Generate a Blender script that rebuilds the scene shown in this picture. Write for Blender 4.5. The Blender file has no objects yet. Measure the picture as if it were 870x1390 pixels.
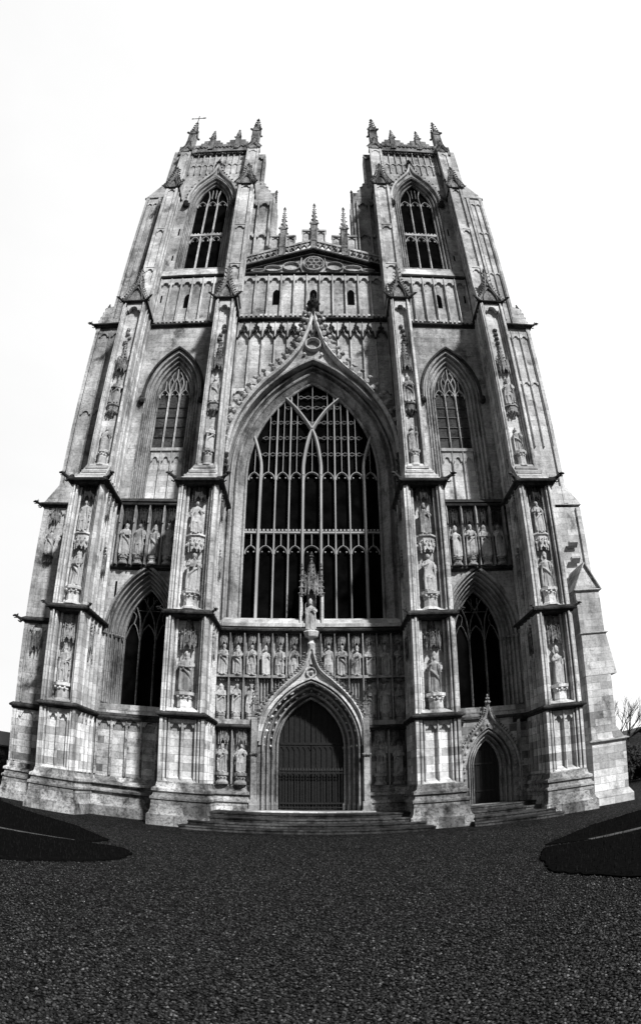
import bpy, math, random
from mathutils import Vector, Matrix, noise
random.seed(7)
S = bpy.context.scene
COL = S.collection
PI = math.pi

# ------------------------------------------------------------------ materials
def new_mat(name):
    m = bpy.data.materials.new(name); m.use_nodes = True
    nt = m.node_tree; b = nt.nodes['Principled BSDF']
    return m, nt, b

def N(nt, t, **kw):
    n = nt.nodes.new(t)
    for k, v in kw.items(): setattr(n, k, v)
    return n

def math_n(nt, op, a, b=None):
    n = N(nt, 'ShaderNodeMath', operation=op)
    for i, q in enumerate((a, b)):
        if q is None: continue
        if isinstance(q, (int, float)): n.inputs[i].default_value = q
        else: nt.links.new(q, n.inputs[i])
    return n.outputs[0]

def ramp(nt, fac, stops):
    r = N(nt, 'ShaderNodeValToRGB'); e = r.color_ramp.elements
    while len(e) < len(stops): e.new(.5)
    for k, (p, c) in zip(e, stops): k.position = p; k.color = (c, c, c, 1)
    nt.links.new(fac, r.inputs[0]); return r.outputs[0]

def tex_noise(nt, vec, scale, detail=5, rough=.6):
    n = N(nt, 'ShaderNodeTexNoise'); n.inputs['Scale'].default_value = scale
    n.inputs['Detail'].default_value = detail; n.inputs['Roughness'].default_value = rough
    nt.links.new(vec, n.inputs['Vector']); return n.outputs['Fac']

def mapping(nt, vec, scale, loc=(0, 0, 0)):
    m = N(nt, 'ShaderNodeMapping'); m.inputs['Scale'].default_value = scale; m.inputs['Location'].default_value = loc
    nt.links.new(vec, m.inputs['Vector']); return m.outputs[0]

def stone(name, lo=.13, hi=.47, soot=.6, brick=True, bw=.74, bh=.31, grain=.35, bump=.35, seed=0., blk=(.46, .12), gr=.35, cr=.22):
    """weathered limestone: ashlar blocks of differing tone, soot streaks, lichen patches, joints"""
    m, nt, b = new_mat(name); L = nt.links
    g = N(nt, 'ShaderNodeNewGeometry')
    pos = g.outputs['Position']
    sep = N(nt, 'ShaderNodeSeparateXYZ'); L.new(pos, sep.inputs[0])
    u = math_n(nt, 'ADD', sep.outputs[0], math_n(nt, 'MULTIPLY', sep.outputs[1], .93))
    cmb = N(nt, 'ShaderNodeCombineXYZ'); L.new(u, cmb.inputs[0]); L.new(sep.outputs[2], cmb.inputs[1])
    fine = tex_noise(nt, mapping(nt, pos, (1, 1, 1), (seed, seed, 0)), 5.5, 8, .7)
    big = tex_noise(nt, mapping(nt, pos, (.42, .42, .3), (seed + 3, 0, 0)), 1.0, 5, .62)
    streak = tex_noise(nt, mapping(nt, pos, (1.7, 1.7, .42), (0, seed, 5)), 1.0, 4, .6)
    if brick:
        br = N(nt, 'ShaderNodeTexBrick')
        br.inputs['Scale'].default_value = 1; br.inputs['Brick Width'].default_value = bw
        br.inputs['Row Height'].default_value = bh; br.inputs['Mortar Size'].default_value = .008
        br.inputs['Mortar Smooth'].default_value = .3
        br.inputs['Color1'].default_value = (0, 0, 0, 1); br.inputs['Color2'].default_value = (1, 1, 1, 1)
        br.inputs['Mortar'].default_value = (.15, .15, .15, 1); br.offset = .45
        L.new(cmb.outputs[0], br.inputs['Vector'])
        sb = N(nt, "ShaderNodeSeparateColor"); L.new(br.outputs["Color"], sb.inputs[0])
        blkv = sb.outputs[0]
    else:
        blkv = tex_noise(nt, pos, 1.7, 2)
    mr = N(nt, 'ShaderNodeMapRange'); mr.inputs['From Min'].default_value = 4.; mr.inputs['From Max'].default_value = 6.
    mr.inputs['To Min'].default_value = blk[0]; mr.inputs['To Max'].default_value = blk[1]; L.new(sep.outputs[2], mr.inputs['Value'])
    wgt = mr.outputs[0]       # patched blocks of many tones low down, even ashlar above
    t = math_n(nt, 'ADD', math_n(nt, 'MULTIPLY', math_n(nt, 'SUBTRACT', blkv, .5), wgt), math_n(nt, 'MULTIPLY', fine, grain))
    t = math_n(nt, 'ADD', t, .2)
    t = math_n(nt, 'ADD', t, math_n(nt, 'MULTIPLY', ramp(nt, big, [(.32, 0), (.68, 1)]), .42))
    base = ramp(nt, t, [(.15, lo), (.5, lo + (hi - lo) * .4), (.88, hi)])
    sk = ramp(nt, math_n(nt, 'ADD', math_n(nt, 'MULTIPLY', streak, .7), math_n(nt, 'MULTIPLY', fine, .45)), [(.53, 1), (.70, 1 - soot)])
    grit = ramp(nt, tex_noise(nt, mapping(nt, pos, (1, 1, 1.3), (seed, 7, 2)), 9, 7, .78), [(.40, gr), (.52, 1)])
    crust = ramp(nt, tex_noise(nt, mapping(nt, pos, (1, 1, .8), (seed, 1, 9)), .9, 9, .72), [(.36, cr), (.46, 1)])
    col = base
    for q in (sk, grit, crust):
        mul = N(nt, 'ShaderNodeMixRGB', blend_type='MULTIPLY'); mul.inputs[0].default_value = 1
        L.new(col, mul.inputs[1]); L.new(q, mul.inputs[2]); col = mul.outputs[0]
    if brick:
        mx = N(nt, 'ShaderNodeMixRGB'); L.new(math_n(nt, 'MULTIPLY', br.outputs['Fac'], .4), mx.inputs[0])
        L.new(col, mx.inputs[1]); mx.inputs[2].default_value = (lo * .4, lo * .4, lo * .4, 1); col = mx.outputs[0]
    L.new(col, b.inputs['Base Color'])
    b.inputs['Roughness'].default_value = .92; b.inputs['Specular IOR Level'].default_value = .15
    bp = N(nt, 'ShaderNodeBump'); bp.inputs['Strength'].default_value = bump; bp.inputs['Distance'].default_value = .05
    h = math_n(nt, 'ADD', tex_noise(nt, pos, 14, 6, .7), fine)
    if brick: h = math_n(nt, 'SUBTRACT', h, math_n(nt, 'MULTIPLY', br.outputs['Fac'], .8))
    L.new(h, bp.inputs['Height']); L.new(bp.outputs[0], b.inputs['Normal'])
    return m

def plain(name, v, rough=.8, spec=.2, metal=0, nz=.5, scale=6):
    m, nt, b = new_mat(name)
    g = N(nt, 'ShaderNodeNewGeometry')
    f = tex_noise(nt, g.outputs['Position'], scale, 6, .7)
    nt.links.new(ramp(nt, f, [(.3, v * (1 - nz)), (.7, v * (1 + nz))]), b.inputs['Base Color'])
    b.inputs['Roughness'].default_value = rough; b.inputs['Specular IOR Level'].default_value = spec; b.inputs['Metallic'].default_value = metal
    bp = N(nt, 'ShaderNodeBump'); bp.inputs['Strength'].default_value = .3; bp.inputs['Distance'].default_value = .03
    nt.links.new(f, bp.inputs['Height']); nt.links.new(bp.outputs[0], b.inputs['Normal'])
    return m

M = {}
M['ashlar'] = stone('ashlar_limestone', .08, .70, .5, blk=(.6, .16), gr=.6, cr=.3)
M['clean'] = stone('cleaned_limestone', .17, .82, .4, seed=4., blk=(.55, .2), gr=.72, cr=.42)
M['plinth'] = stone('plinth_limestone', .06, .66, .7, bw=.95, bh=.42, seed=9., bump=.5)
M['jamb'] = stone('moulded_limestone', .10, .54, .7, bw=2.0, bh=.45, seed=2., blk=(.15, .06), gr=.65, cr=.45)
M['carved'] = stone('carved_limestone', .025, .36, .85, brick=False, grain=.6, seed=6., bump=.6)
M['statue'] = stone('statue_limestone', .12, .58, .6, brick=False, grain=.45, seed=12., bump=.25, gr=.7, cr=.4)
M['soot'] = stone('sooty_limestone', .012, .085, .6, brick=False, seed=8., bump=.6)
M['mullion'] = stone('mullion_limestone', .18, .48, .2, brick=False, seed=5., bump=.1, gr=.95, cr=.8)
M['step'] = stone('worn_step_stone', .012, .12, .8, bw=1.3, bh=.17, seed=3.)
M['brick'] = stone('dark_brick', .015, .05, .4, bw=.23, bh=.075, seed=1.)
M['slate'] = plain('dark_slate', .02, .6, .2)
M['iron'] = plain('black_iron', .012, .5, .3)
M['wood'] = plain('dark_oak', .009, .65, .2, scale=9)
M['bark'] = plain('dark_bark', .03, .9, .1)
M['yew'] = plain('yew_leaves', .025, .9, .1, scale=3)

def glass_mat(name, v):
    m, nt, b = new_mat(name); L = nt.links
    g = N(nt, 'ShaderNodeNewGeometry'); pos = g.outputs['Position']
    wv = N(nt, 'ShaderNodeTexVoronoi'); wv.inputs['Scale'].default_value = 7
    L.new(pos, wv.inputs['Vector'])
    L.new(ramp(nt, tex_noise(nt, pos, 1.3, 3), [(.35, v * .5), (.7, v * 1.6)]), b.inputs['Base Color'])
    b.inputs['Roughness'].default_value = .5; b.inputs['Specular IOR Level'].default_value = .0
    bp = N(nt, 'ShaderNodeBump'); bp.inputs['Strength'].default_value = .4; bp.inputs['Distance'].default_value = .02
    L.new(wv.outputs['Distance'], bp.inputs['Height']); L.new(bp.outputs[0], b.inputs['Normal'])
    return m
M['glass'] = glass_mat('dark_leaded_glass', .003)
M['louvre'] = stone('slate_louvre', .02, .09, .4, bw=.6, bh=.55, seed=7.)

def gravel_mat():
    m, nt, b = new_mat('dark_gravel'); L = nt.links
    g = N(nt, 'ShaderNodeNewGeometry'); pos = g.outputs['Position']
    v = N(nt, 'ShaderNodeTexVoronoi'); v.inputs['Scale'].default_value = 19; L.new(pos, v.inputs['Vector'])
    sc = N(nt, 'ShaderNodeSeparateColor'); L.new(v.outputs['Color'], sc.inputs[0])
    v2 = N(nt, 'ShaderNodeTexVoronoi'); v2.inputs['Scale'].default_value = 41; L.new(pos, v2.inputs['Vector'])
    sc2 = N(nt, 'ShaderNodeSeparateColor'); L.new(v2.outputs['Color'], sc2.inputs[0])
    c1 = ramp(nt, math_n(nt, 'ADD', math_n(nt, 'MULTIPLY', sc.outputs[0], .5), math_n(nt, 'MULTIPLY', sc2.outputs[1], .5)), [(.1, .0012), (.5, .006), (.75, .03), (.95, .13)])
    pat = ramp(nt, tex_noise(nt, pos, .5, 4), [(.3, .75), (.7, 1.2)])
    mul = N(nt, 'ShaderNodeMixRGB', blend_type='MULTIPLY'); mul.inputs[0].default_value = 1
    L.new(c1, mul.inputs[1]); L.new(pat, mul.inputs[2]); L.new(mul.outputs[0], b.inputs['Base Color'])
    b.inputs['Roughness'].default_value = .9; b.inputs['Specular IOR Level'].default_value = .05
    bp = N(nt, 'ShaderNodeBump'); bp.inputs['Strength'].default_value = 1; bp.inputs['Distance'].default_value = .05; bp.invert = True
    L.new(math_n(nt, 'ADD', v.outputs['Distance'], v2.outputs['Distance']), bp.inputs['Height']); L.new(bp.outputs[0], b.inputs['Normal'])
    return m
M['gravel'] = gravel_mat()
m_, nt_, b_ = new_mat('gravel_pebbles'); an = N(nt_, 'ShaderNodeAttribute'); an.attribute_name = 'tone'
nt_.links.new(ramp(nt_, an.outputs['Fac'], [(0, .003), (.5, .011), (.85, .035), (.985, .07), (1, .15)]), b_.inputs['Base Color'])
b_.inputs['Roughness'].default_value = .8; b_.inputs['Specular IOR Level'].default_value = .2; M['pebble'] = m_
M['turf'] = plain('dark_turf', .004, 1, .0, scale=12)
M['grass'] = plain('grass_blades', .009, 1, .0, scale=4)
M['slab'] = plain('path_flagstone', .06, .9, .1, scale=3)

# ------------------------------------------------------------------ mesh builder
class MB:
    def __init__(s): s.v = []; s.f = []; s.M = None
    def add(s, vs, fs):
        o = len(s.v)
        if s.M is not None: vs = [s.M @ Vector(p) for p in vs]
        s.v += [tuple(p) for p in vs]; s.f += [tuple(i + o for i in f) for f in fs]
    def box(s, x0, x1, y0, y1, z0, z1):
        s.add([(x0, y0, z0), (x1, y0, z0), (x1, y1, z0), (x0, y1, z0), (x0, y0, z1), (x1, y0, z1), (x1, y1, z1), (x0, y1, z1)],
              [(0, 3, 2, 1), (4, 5, 6, 7), (0, 1, 5, 4), (1, 2, 6, 5), (2, 3, 7, 6), (3, 0, 4, 7)])
    def loft(s, loops, cap=True):
        n = len(loops[0]); vs = [p for l in loops for p in l]; fs = []
        for i in range(len(loops) - 1):
            for j in range(n):
                k = (j + 1) % n
                fs.append((i * n + j, i * n + k, (i + 1) * n + k, (i + 1) * n + j))
        if cap: fs += [tuple(range(n))[::-1], tuple((len(loops) - 1) * n + j for j in range(n))]
        s.add(vs, fs)
    def prism(s, poly, y0, y1):            # poly in x,z extruded along y
        s.loft([[(x, y0, z) for x, z in poly], [(x, y1, z) for x, z in poly]])
    def prism_x(s, poly, x0, x1):          # poly in y,z extruded along x
        s.loft([[(x0, y, z) for y, z in poly], [(x1, y, z) for y, z in poly]])
    def ngon(s, cx, cy, lev, n=8, ph=None, sy=1):   # stacked n-gons: lev = [(z, r)]
        ph = PI / n if ph is None else ph
        s.loft([[(cx + r * math.cos(ph + 2 * PI * k / n), cy + sy * r * math.sin(ph + 2 * PI * k / n), z) for k in range(n)] for z, r in lev])
    def grid(s, rows):
        n = len(rows[0]); s.add([p for r in rows for p in r],
              [(i * n + j, i * n + j + 1, (i + 1) * n + j + 1, (i + 1) * n + j) for i in range(len(rows) - 1) for j in range(n - 1)])
    def blob(s, x, y, z, r, sx=1, sy=1, sz=1, jit=.25):
        t = .85065; u = .52573
        P = [(-u, t, 0), (u, t, 0), (-u, -t, 0), (u, -t, 0), (0, -u, t), (0, u, t), (0, -u, -t), (0, u, -t), (t, 0, -u), (t, 0, u), (-t, 0, -u), (-t, 0, u)]
        F = [(0, 11, 5), (0, 5, 1), (0, 1, 7), (0, 7, 10), (0, 10, 11), (1, 5, 9), (5, 11, 4), (11, 10, 2), (10, 7, 6), (7, 1, 8), (3, 9, 4), (3, 4, 2), (3, 2, 6), (3, 6, 8), (3, 8, 9), (4, 9, 5), (2, 4, 11), (6, 2, 10), (8, 6, 7), (9, 8, 1)]
        s.add([(x + r * sx * a * (1 + random.uniform(-jit, jit)), y + r * sy * b * (1 + random.uniform(-jit, jit)), z + r * sz * c * (1 + random.uniform(-jit, jit))) for a, b, c in P], F)
    def tube(s, pts, rs, n=6):
        loops = []
        for i, p in enumerate(pts):
            a = Vector(pts[max(i - 1, 0)]); b = Vector(pts[min(i + 1, len(pts) - 1)])
            d = (b - a).normalized(); up = Vector((0, 0, 1)) if abs(d.z) < .9 else Vector((0, 1, 0))
            e1 = d.cross(up).normalized(); e2 = d.cross(e1)
            r = rs[i] if isinstance(rs, (list, tuple)) else rs
            loops.append([tuple(Vector(p) + r * (math.cos(2 * PI * k / n) * e1 + math.sin(2 * PI * k / n) * e2)) for k in range(n)])
        s.loft(loops)
    def merge(s, o):
        k = len(s.v); s.v += o.v; s.f += [tuple(i + k for i in f) for f in o.f]; o.v = []; o.f = []
    def flush(s, name, mat, parent=None, smooth=False):
        o = s.build(name, mat, parent, smooth); s.v = []; s.f = []; return o
    def build(s, name, mat, parent=None, smooth=False):
        me = bpy.data.meshes.new(name); me.from_pydata(s.v, [], s.f)
        me.materials.append(mat)
        if smooth: me.polygons.foreach_set('use_smooth', [True] * len(me.polygons))
        o = bpy.data.objects.new(name, me); COL.objects.link(o)
        if parent: o.parent = parent
        return o

def tag(o, label=None, cat=None, group=None, kind=None):
    for k, v in (('label', label), ('category', cat), ('group', group), ('kind', kind)):
        if v: o[k] = v
    return o
def empty(name, loc=(0, 0, 0)):
    o = bpy.data.objects.new(name, None); COL.objects.link(o); o.location = loc; return o

# ------------------------------------------------------------------ gothic vocabulary (local frame faces -y)
def arch_r(w, h): return (w * w + h * h) / (2 * w)
def arch_path(cx, w, zb, zs, za, d=0, n=12, jamb=True):
    R = arch_r(w, za - zs); r = R + d; c = R - w
    a1 = math.acos(max(-1, min(1, c / r)))
    left = []
    for i in range(n + 1):
        a = PI - (PI - (PI - a1)) * i / n
        left.append((cx + c + r * math.cos(a), zs + r * math.sin(a)))
    left[-1] = (cx, left[-1][1])
    right = [(2 * cx - x, z) for x, z in left[:-1]][::-1]
    p = left + right
    if jamb: p = [(cx - w - d, zb)] + p + [(cx + w + d, zb)]
    return p
def arch_z(cx, w, zs, za, d, x):
    R = arch_r(w, za - zs); r = R + d; c = R - w
    q = r * r - (abs(x - cx) + c) ** 2
    return zs + math.sqrt(q) if q > 0 else zs
def moulding(d0, y0, d1, y1, n):
    """profile from glass (d0,y0) out to the wall face (d1,y1): n orders of fillet, roll and hollow"""
    P = [(d0, y0)]; dd = (d1 - d0) / n; dy = (y1 - y0) / n
    for i in range(n):
        a = d0 + dd * i; b = y0 + dy * i
        P += [(a, b + dy * .75), (a + dd * .10, b + dy * 1.02), (a + dd * .28, b + dy * 1.08), (a + dd * .42, b + dy * .98),
              (a + dd * .46, b + dy * .62), (a + dd * .70, b + dy * .50), (a + dd * .90, b + dy * .70), (a + dd, b + dy * .98)]
    P.append((d1, y1)); return P
def frame(mb, cx, w, zb, zs, za, prof, n=14):
    rows = []
    for d, y in prof: rows.append([(x, y, z) for x, z in arch_path(cx, w, zb, zs, za, d, n)])
    mb.grid(rows)
def sweep(mb, path, prof, closed_prof=True):
    n = len(path); rows = []
    nr = []
    for i in range(n):
        a = Vector(path[max(i - 1, 0)]); p = Vector(path[i]); b = Vector(path[min(i + 1, n - 1)])
        d1 = (p - a) if i > 0 else (b - p); d2 = (b - p) if i < n - 1 else (p - a)
        if d1.length < 1e-9: d1 = d2
        if d2.length < 1e-9: d2 = d1
        d1.normalize(); d2.normalize(); n1 = Vector((-d1.y, d1.x)); n2 = Vector((-d2.y, d2.x))
        m = n1 + n2
        m = m.normalized() if m.length > 1e-6 else n1
        nr.append(m / max(.45, m.dot(n1)))
    pr = list(prof) + ([prof[0]] if closed_prof else [])
    for i in range(n): rows.append([(path[i][0] + nr[i].x * o, y, path[i][1] + nr[i].y * o) for o, y in pr])
    mb.grid(rows)
def bar(mb, path, w, y0, y1):
    ym = y0 + (y1 - y0) * .45
    sweep(mb, path, [(-w / 2, y1), (-w / 2, ym), (-w * .18, y0), (w * .18, y0), (w / 2, ym), (w / 2, y1)])
def curve(pts, n=6):
    out = []
    P = [pts[0]] + list(pts) + [pts[-1]]
    for i in range(1, len(P) - 2):
        p0, p1, p2, p3 = P[i - 1], P[i], P[i + 1], P[i + 2]
        for k in range(n):
            t = k / n
            out.append(tuple(.5 * (2 * p1[j] + (p2[j] - p0[j]) * t + (2 * p0[j] - 5 * p1[j] + 4 * p2[j] - p3[j]) * t * t + (-p0[j] + 3 * p1[j] - 3 * p2[j] + p3[j]) * t ** 3) for j in range(2)))
    out.append(tuple(pts[-1])); return out
def head_low(t, w, h, cusp):
    R = arch_r(1, 1.25); c = R - 1
    q = math.sqrt(max(0, R * R - (abs(t) + c) ** 2)) / math.sqrt(R * R - c * c)
    q -= cusp * max(0, 1 - abs(abs(t) - .62) / .2)
    return max(0, q) * h
def head_plate(mb, xa, xb, zs, zt, y0, y1, cusp=.35, h=None, n=12):
    """solid spandrel over a cusped arch between xa and xb"""
    w = (xb - xa) / 2; cx = (xa + xb) / 2; h = h or w * 1.15
    if zs + h > zt - .02: h = zt - zs - .02
    low = [(cx + w * (2 * i / n - 1), zs + head_low(2 * i / n - 1, w, h, cusp)) for i in range(n + 1)]
    top = [(x, zt) for x, z in low]
    mb.grid([[(x, y1, z) for x, z in low], [(x, y0, z) for x, z in low], [(x, y0, z) for x, z in top], [(x, y1, z) for x, z in top]])
def panels(mb, x0, x1, z0, z1, n, yf, t=.1, bw=.07, cusp=.4, hh=None, mid=()):
    """blind panelling proud of a wall at y=yf"""
    s = (x1 - x0) / n
    for i in range(n + 1):
        x = x0 + s * i; mb.prism_bar(x, bw, yf - t, yf, z0, z1)
    for i in range(n):
        xa, xb = x0 + s * i + bw * .3, x0 + s * (i + 1) - bw * .3
        hz = hh or (s * .75)
        head_plate(mb, xa, xb, z1 - hz, z1 - .01, yf - t * .7, yf + .01, cusp)
        for zm in mid: head_plate(mb, xa, xb, zm - s * .6, zm, yf - t * .6, yf + .01, cusp)
def prism_bar(s, x, w, y0, y1, z0, z1):
    s.loft([[(x - w / 2, y1, z), (x - w / 2, y1 - (y1 - y0) * .45, z), (x - w * .2, y0, z), (x + w * .2, y0, z), (x + w / 2, y1 - (y1 - y0) * .45, z), (x + w / 2, y1, z)] for z in (z0, z1)])
MB.prism_bar = prism_bar

def wall(mb, x0, x1, z0, z1, y0, y1, ops=()):
    """ops: (cx, w, zb, zs, za, d)"""
    xs = {x0, x1}
    for cx, w, zb, zs, za, d in ops:
        k = 28
        for i in range(k + 1): xs.add(round(cx - w - d + 2 * (w + d) * i / k, 5))
    xs = sorted(x for x in xs if x0 <= x <= x1)
    for xa, xb in zip(xs, xs[1:]):
        xm = (xa + xb) / 2; iv = []
        for cx, w, zb, zs, za, d in ops:
            if abs(xm - cx) < w + d:
                iv.append((zb, zb, arch_z(cx, w, zs, za, d, xa), arch_z(cx, w, zs, za, d, xb)))
        iv.sort(); lo = (z0, z0)
        for a, b, c, e in iv + [(z1, z1, None, None)]:
            if a > lo[0] + 1e-6 or b > lo[1] + 1e-6:
                mb.add([(xa, y0, lo[0]), (xb, y0, lo[1]), (xb, y0, b), (xa, y0, a), (xa, y1, lo[0]), (xb, y1, lo[1]), (xb, y1, b), (xa, y1, a)],
                       [(0, 1, 2, 3), (5, 4, 7, 6), (3, 2, 6, 7), (0, 4, 5, 1)])
            if c is not None: lo = (c, e)

def crocket(mb, x, y, z, r, nx, nz):
    """curled leaf standing off a sloping edge; nx,nz = outward direction"""
    mb.blob(x + nx * r * .7, y, z + nz * r * .7, r * .75, 1, .8, 1, .35)
    mb.blob(x + nx * r * 1.7, y - r * .1, z + nz * r * 1.5 + r * .35, r * .62, 1.1, .9, .8, .35)
def finial(mb, x, y, z, s):
    mb.ngon(x, y, [(z - s * .4, s * .12), (z + s * 1.5, s * .08)], 5)
    for k in range(4):
        a = k * PI / 2 + .3
        mb.blob(x + math.cos(a) * s * .34, y + math.sin(a) * s * .34, z + s * .35, s * .26)
        mb.blob(x + math.cos(a) * s * .2, y + math.sin(a) * s * .2, z + s * .95, s * .18)
    mb.blob(x, y, z + s * 1.45, s * .2, 1, 1, 1.4)
def spire(mb, x, y, z, r, h, n=8, cr=5, crs=.09):
    mb.ngon(x, y, [(z, r), (z + h, r * .12)], n)
    for i in range(cr):
        t = (i + .4) / cr
        for k in range(4):
            a = PI / 4 + k * PI / 2
            rr = r * (1 - t * .88)
            q = crs * (1 - .4 * t)
            mb.blob(x + math.cos(a) * (rr + q * .6), y + math.sin(a) * (rr + q * .6), z + h * t, q, 1, 1, .8, .35)
    finial(mb, x, y, z + h * .97, r * .75 + crs * .6)
def gablet(mb, x, y, w, z, h, t=.12, crs=.06, back=.4):
    """steep crocketed gable with ogee sides, front at y"""
    path = curve([(x - w, z), (x - w * .55, z + h * .25), (x - w * .17, z + h * .55), (x, z + h)], 4)
    rp = [(2 * x - a, b) for a, b in path[:-1]][::-1]
    full = path + rp
    bar(mb, full, .09 + w * .05, y - t, y + .05)
    mb.prism([(x - w, z)] + path[1:] + rp, y, y + back)
    for i in range(1, len(path) - 1):
        for sg in (-1, 1):
            px = x + sg * (path[i][0] - x) * -1
            crocket(mb, px, y - t * .5, path[i][1], crs, sg, .5)
    finial(mb, x, y - t * .3, z + h, crs * 2.2)
    # cusped arch within
    bar(mb, arch_path(x, w * .62, z, z + .02, z + h * .42, 0, 5, False), .05, y - t * .9, y + .02)
    mb.blob(x, y - t * .4, z + h * .55, w * .16, 1, .5, 1)
def pinnacle(mb, x, y, z, w, hs, hp, crs=.1, gab=True):
    """square panelled shaft, a ring of big leaves at the cap, short crocketed spire"""
    mb.box(x - w * .8, x + w * .8, y - w * .8, y + w * .8, z, z + hs)
    for zz in (0, .3): mb.box(x - w * .98, x + w * .98, y - w * .98, y + w * .98, z + hs * zz, z + hs * (zz + .05))
    for sx in (-1, 1):
        for sy in (-1, 1): mb.ngon(x + sx * w * .8, y + sy * w * .8, [(z, w * .17), (z + hs, w * .17)], 6)
    for k in range(4):
        mb.M = Matrix.Translation((x, y, 0)) @ Matrix.Rotation(k * PI / 2, 4, 'Z')
        mb.prism([(-w, z + hs * .96), (w, z + hs * .96), (0, z + hs + w * 1.5)], -w * .98, -w * .7)
        bar(mb, [(-w * 1.05, z + hs * .95), (0, z + hs + w * 1.6), (w * 1.05, z + hs * .95)], w * .2, -w * 1.1, -w * .9)
        crocket(mb, 0, -w * 1.0, z + hs + w * 1.5, crs * .6, 0, .8)
    mb.M = None
    for k in range(4):
        a = PI / 4 + k * PI / 2; dx, dy = math.cos(a), math.sin(a)
        mb.tube([(x + dx * w, y + dy * w, z + hs * .95), (x + dx * w * 1.35, y + dy * w * 1.35, z + hs * .95 + w * .1), (x + dx * w * 1.65, y + dy * w * 1.65, z + hs * .95 + w * .35)], [w * .22, w * .2, w * .12], 5)
        mb.blob(x + dx * w * 1.65, y + dy * w * 1.65, z + hs * .95 + w * .3, w * .36)
    r = w * .8; mb.ngon(x, y, [(z + hs, r), (z + hs + hp * .35, r * .62), (z + hs + hp, r * .12)], 8)
    for i in range(5):
        t = (i + .8) / 5.3
        for k in range(4):
            a = PI / 4 + k * PI / 2 + .2; rr = r * (1 - t * .88); q = crs * (1 - .45 * t)
            mb.blob(x + math.cos(a) * (rr + q * .8), y + math.sin(a) * (rr + q * .8), z + hs + hp * t, q * .75, 1, 1, .6, .4)
    finial(mb, x, y, z + hs + hp * .95, w * .8)
def canopy(mb, x, y, z, w, h, tall=0):
    """projecting nodding niche canopy: three gabled faces, hanging pendants, small pinnacles and a spirelet. y = plane it grows from"""
    dpt = w * .85
    plan = [(-w, 0), (-w * .62, -dpt * .7), (w * .0 - w * .3, -dpt), (w * .3, -dpt), (w * .62, -dpt * .7), (w, 0)]
    hb = h if not tall else h * .55
    # ribbed body
    for i in range(5):
        (xa, ya), (xb, yb) = plan[i], plan[i + 1]
        mb.loft([[(x + xa, y + ya, zz), (x + xb, y + yb, zz), (x + xb * .7, y + yb * .55, zz), (x + xa * .7, y + ya * .55, zz)] for zz in (z + hb * .35, z + hb * .55)])
        xm, ym = (xa + xb) / 2, (ya + yb) / 2
        mb.add([(x + xa, y + ya, z + hb * .33), (x + xb, y + yb, z + hb * .33), (x + xm * 1.12, y + ym * 1.1, z + hb * .92), (x + xm, y + ym, z + hb * .5)], [(0, 1, 2), (0, 2, 3), (1, 3, 2)])
        mb.add([(x + xa, y + ya, z + hb * .36), (x + xa, y + ya, z + hb * .05), (x + xm, y + ym, z + hb * .30)], [(0, 1, 2)])
        mb.add([(x + xb, y + yb, z + hb * .36), (x + xb, y + yb, z + hb * .05), (x + xm, y + ym, z + hb * .30)], [(0, 1, 2)])
        mb.blob(x + xm * 1.12, y + ym * 1.1, z + hb * .96, w * .1)
    for xa, ya in plan:
        mb.ngon(x + xa, y + ya, [(z - .02, w * .03), (z + hb * .1, w * .085), (z + hb * .8, w * .075), (z + hb * 1.15, w * .01)], 5)
        mb.blob(x + xa, y + ya, z - .02, w * .085)
    mb.loft([[(x + a * s_, y + b * s_, zz) for a, b in plan] for zz, s_ in ((z + hb * .45, .85), (z + hb * .8, .6), (z + h * .98, .45 if not tall else .3))])
    if tall:
        mb.M = None
        spire(mb, x, y - dpt * .25, z + hb * .8, w * .42, h * .75, 6, 6, w * .13)
        for sg in (-1, 1): spire(mb, x + sg * w * .7, y - dpt * .15, z + hb * .7, w * .14, h * .3, 4, 3, w * .07)
def corbel(mb, x, y, z, w, h):
    """half-round bracket, z = its top"""
    n = 9
    lev = [(z, 1.0), (z - h * .12, 1.05), (z - h * .2, .88), (z - h * .55, .8), (z - h * .62, .7), (z - h, .12)]
    loops = []
    for zz, r in lev:
        loops.append([(x + w * r * math.cos(PI + PI * k / (n - 1)) * (1 if k % 2 else .93), y + w * .9 * r * math.sin(PI + PI * k / (n - 1)) * (1 if k % 2 else .93), zz) for k in range(n)])
    mb.loft(loops)
    for k in range(6):
        a = PI + PI * (k + .5) / 6
        mb.blob(x + w * .86 * math.cos(a), y + w * .8 * math.sin(a), z - h * .62, w * .15, 1, 1, 1.5)
def pedestal(mb, x, y, z0, z1, w):
    mb.ngon(x, y, [(z0, w * 1.15), (z0 + .08, w * 1.1), (z0 + .16, w * .8), (z1 - .3, w * .76), (z1 - .24, w * .86), (z1 - .16, w * .8), (z1 - .12, w * 1.08), (z1, w * 1.1)], 8)
    for k in (-1, 0, 1): mb.blob(x + k * w * .6, y - w * .85, z1 - .2, w * .16)
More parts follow.
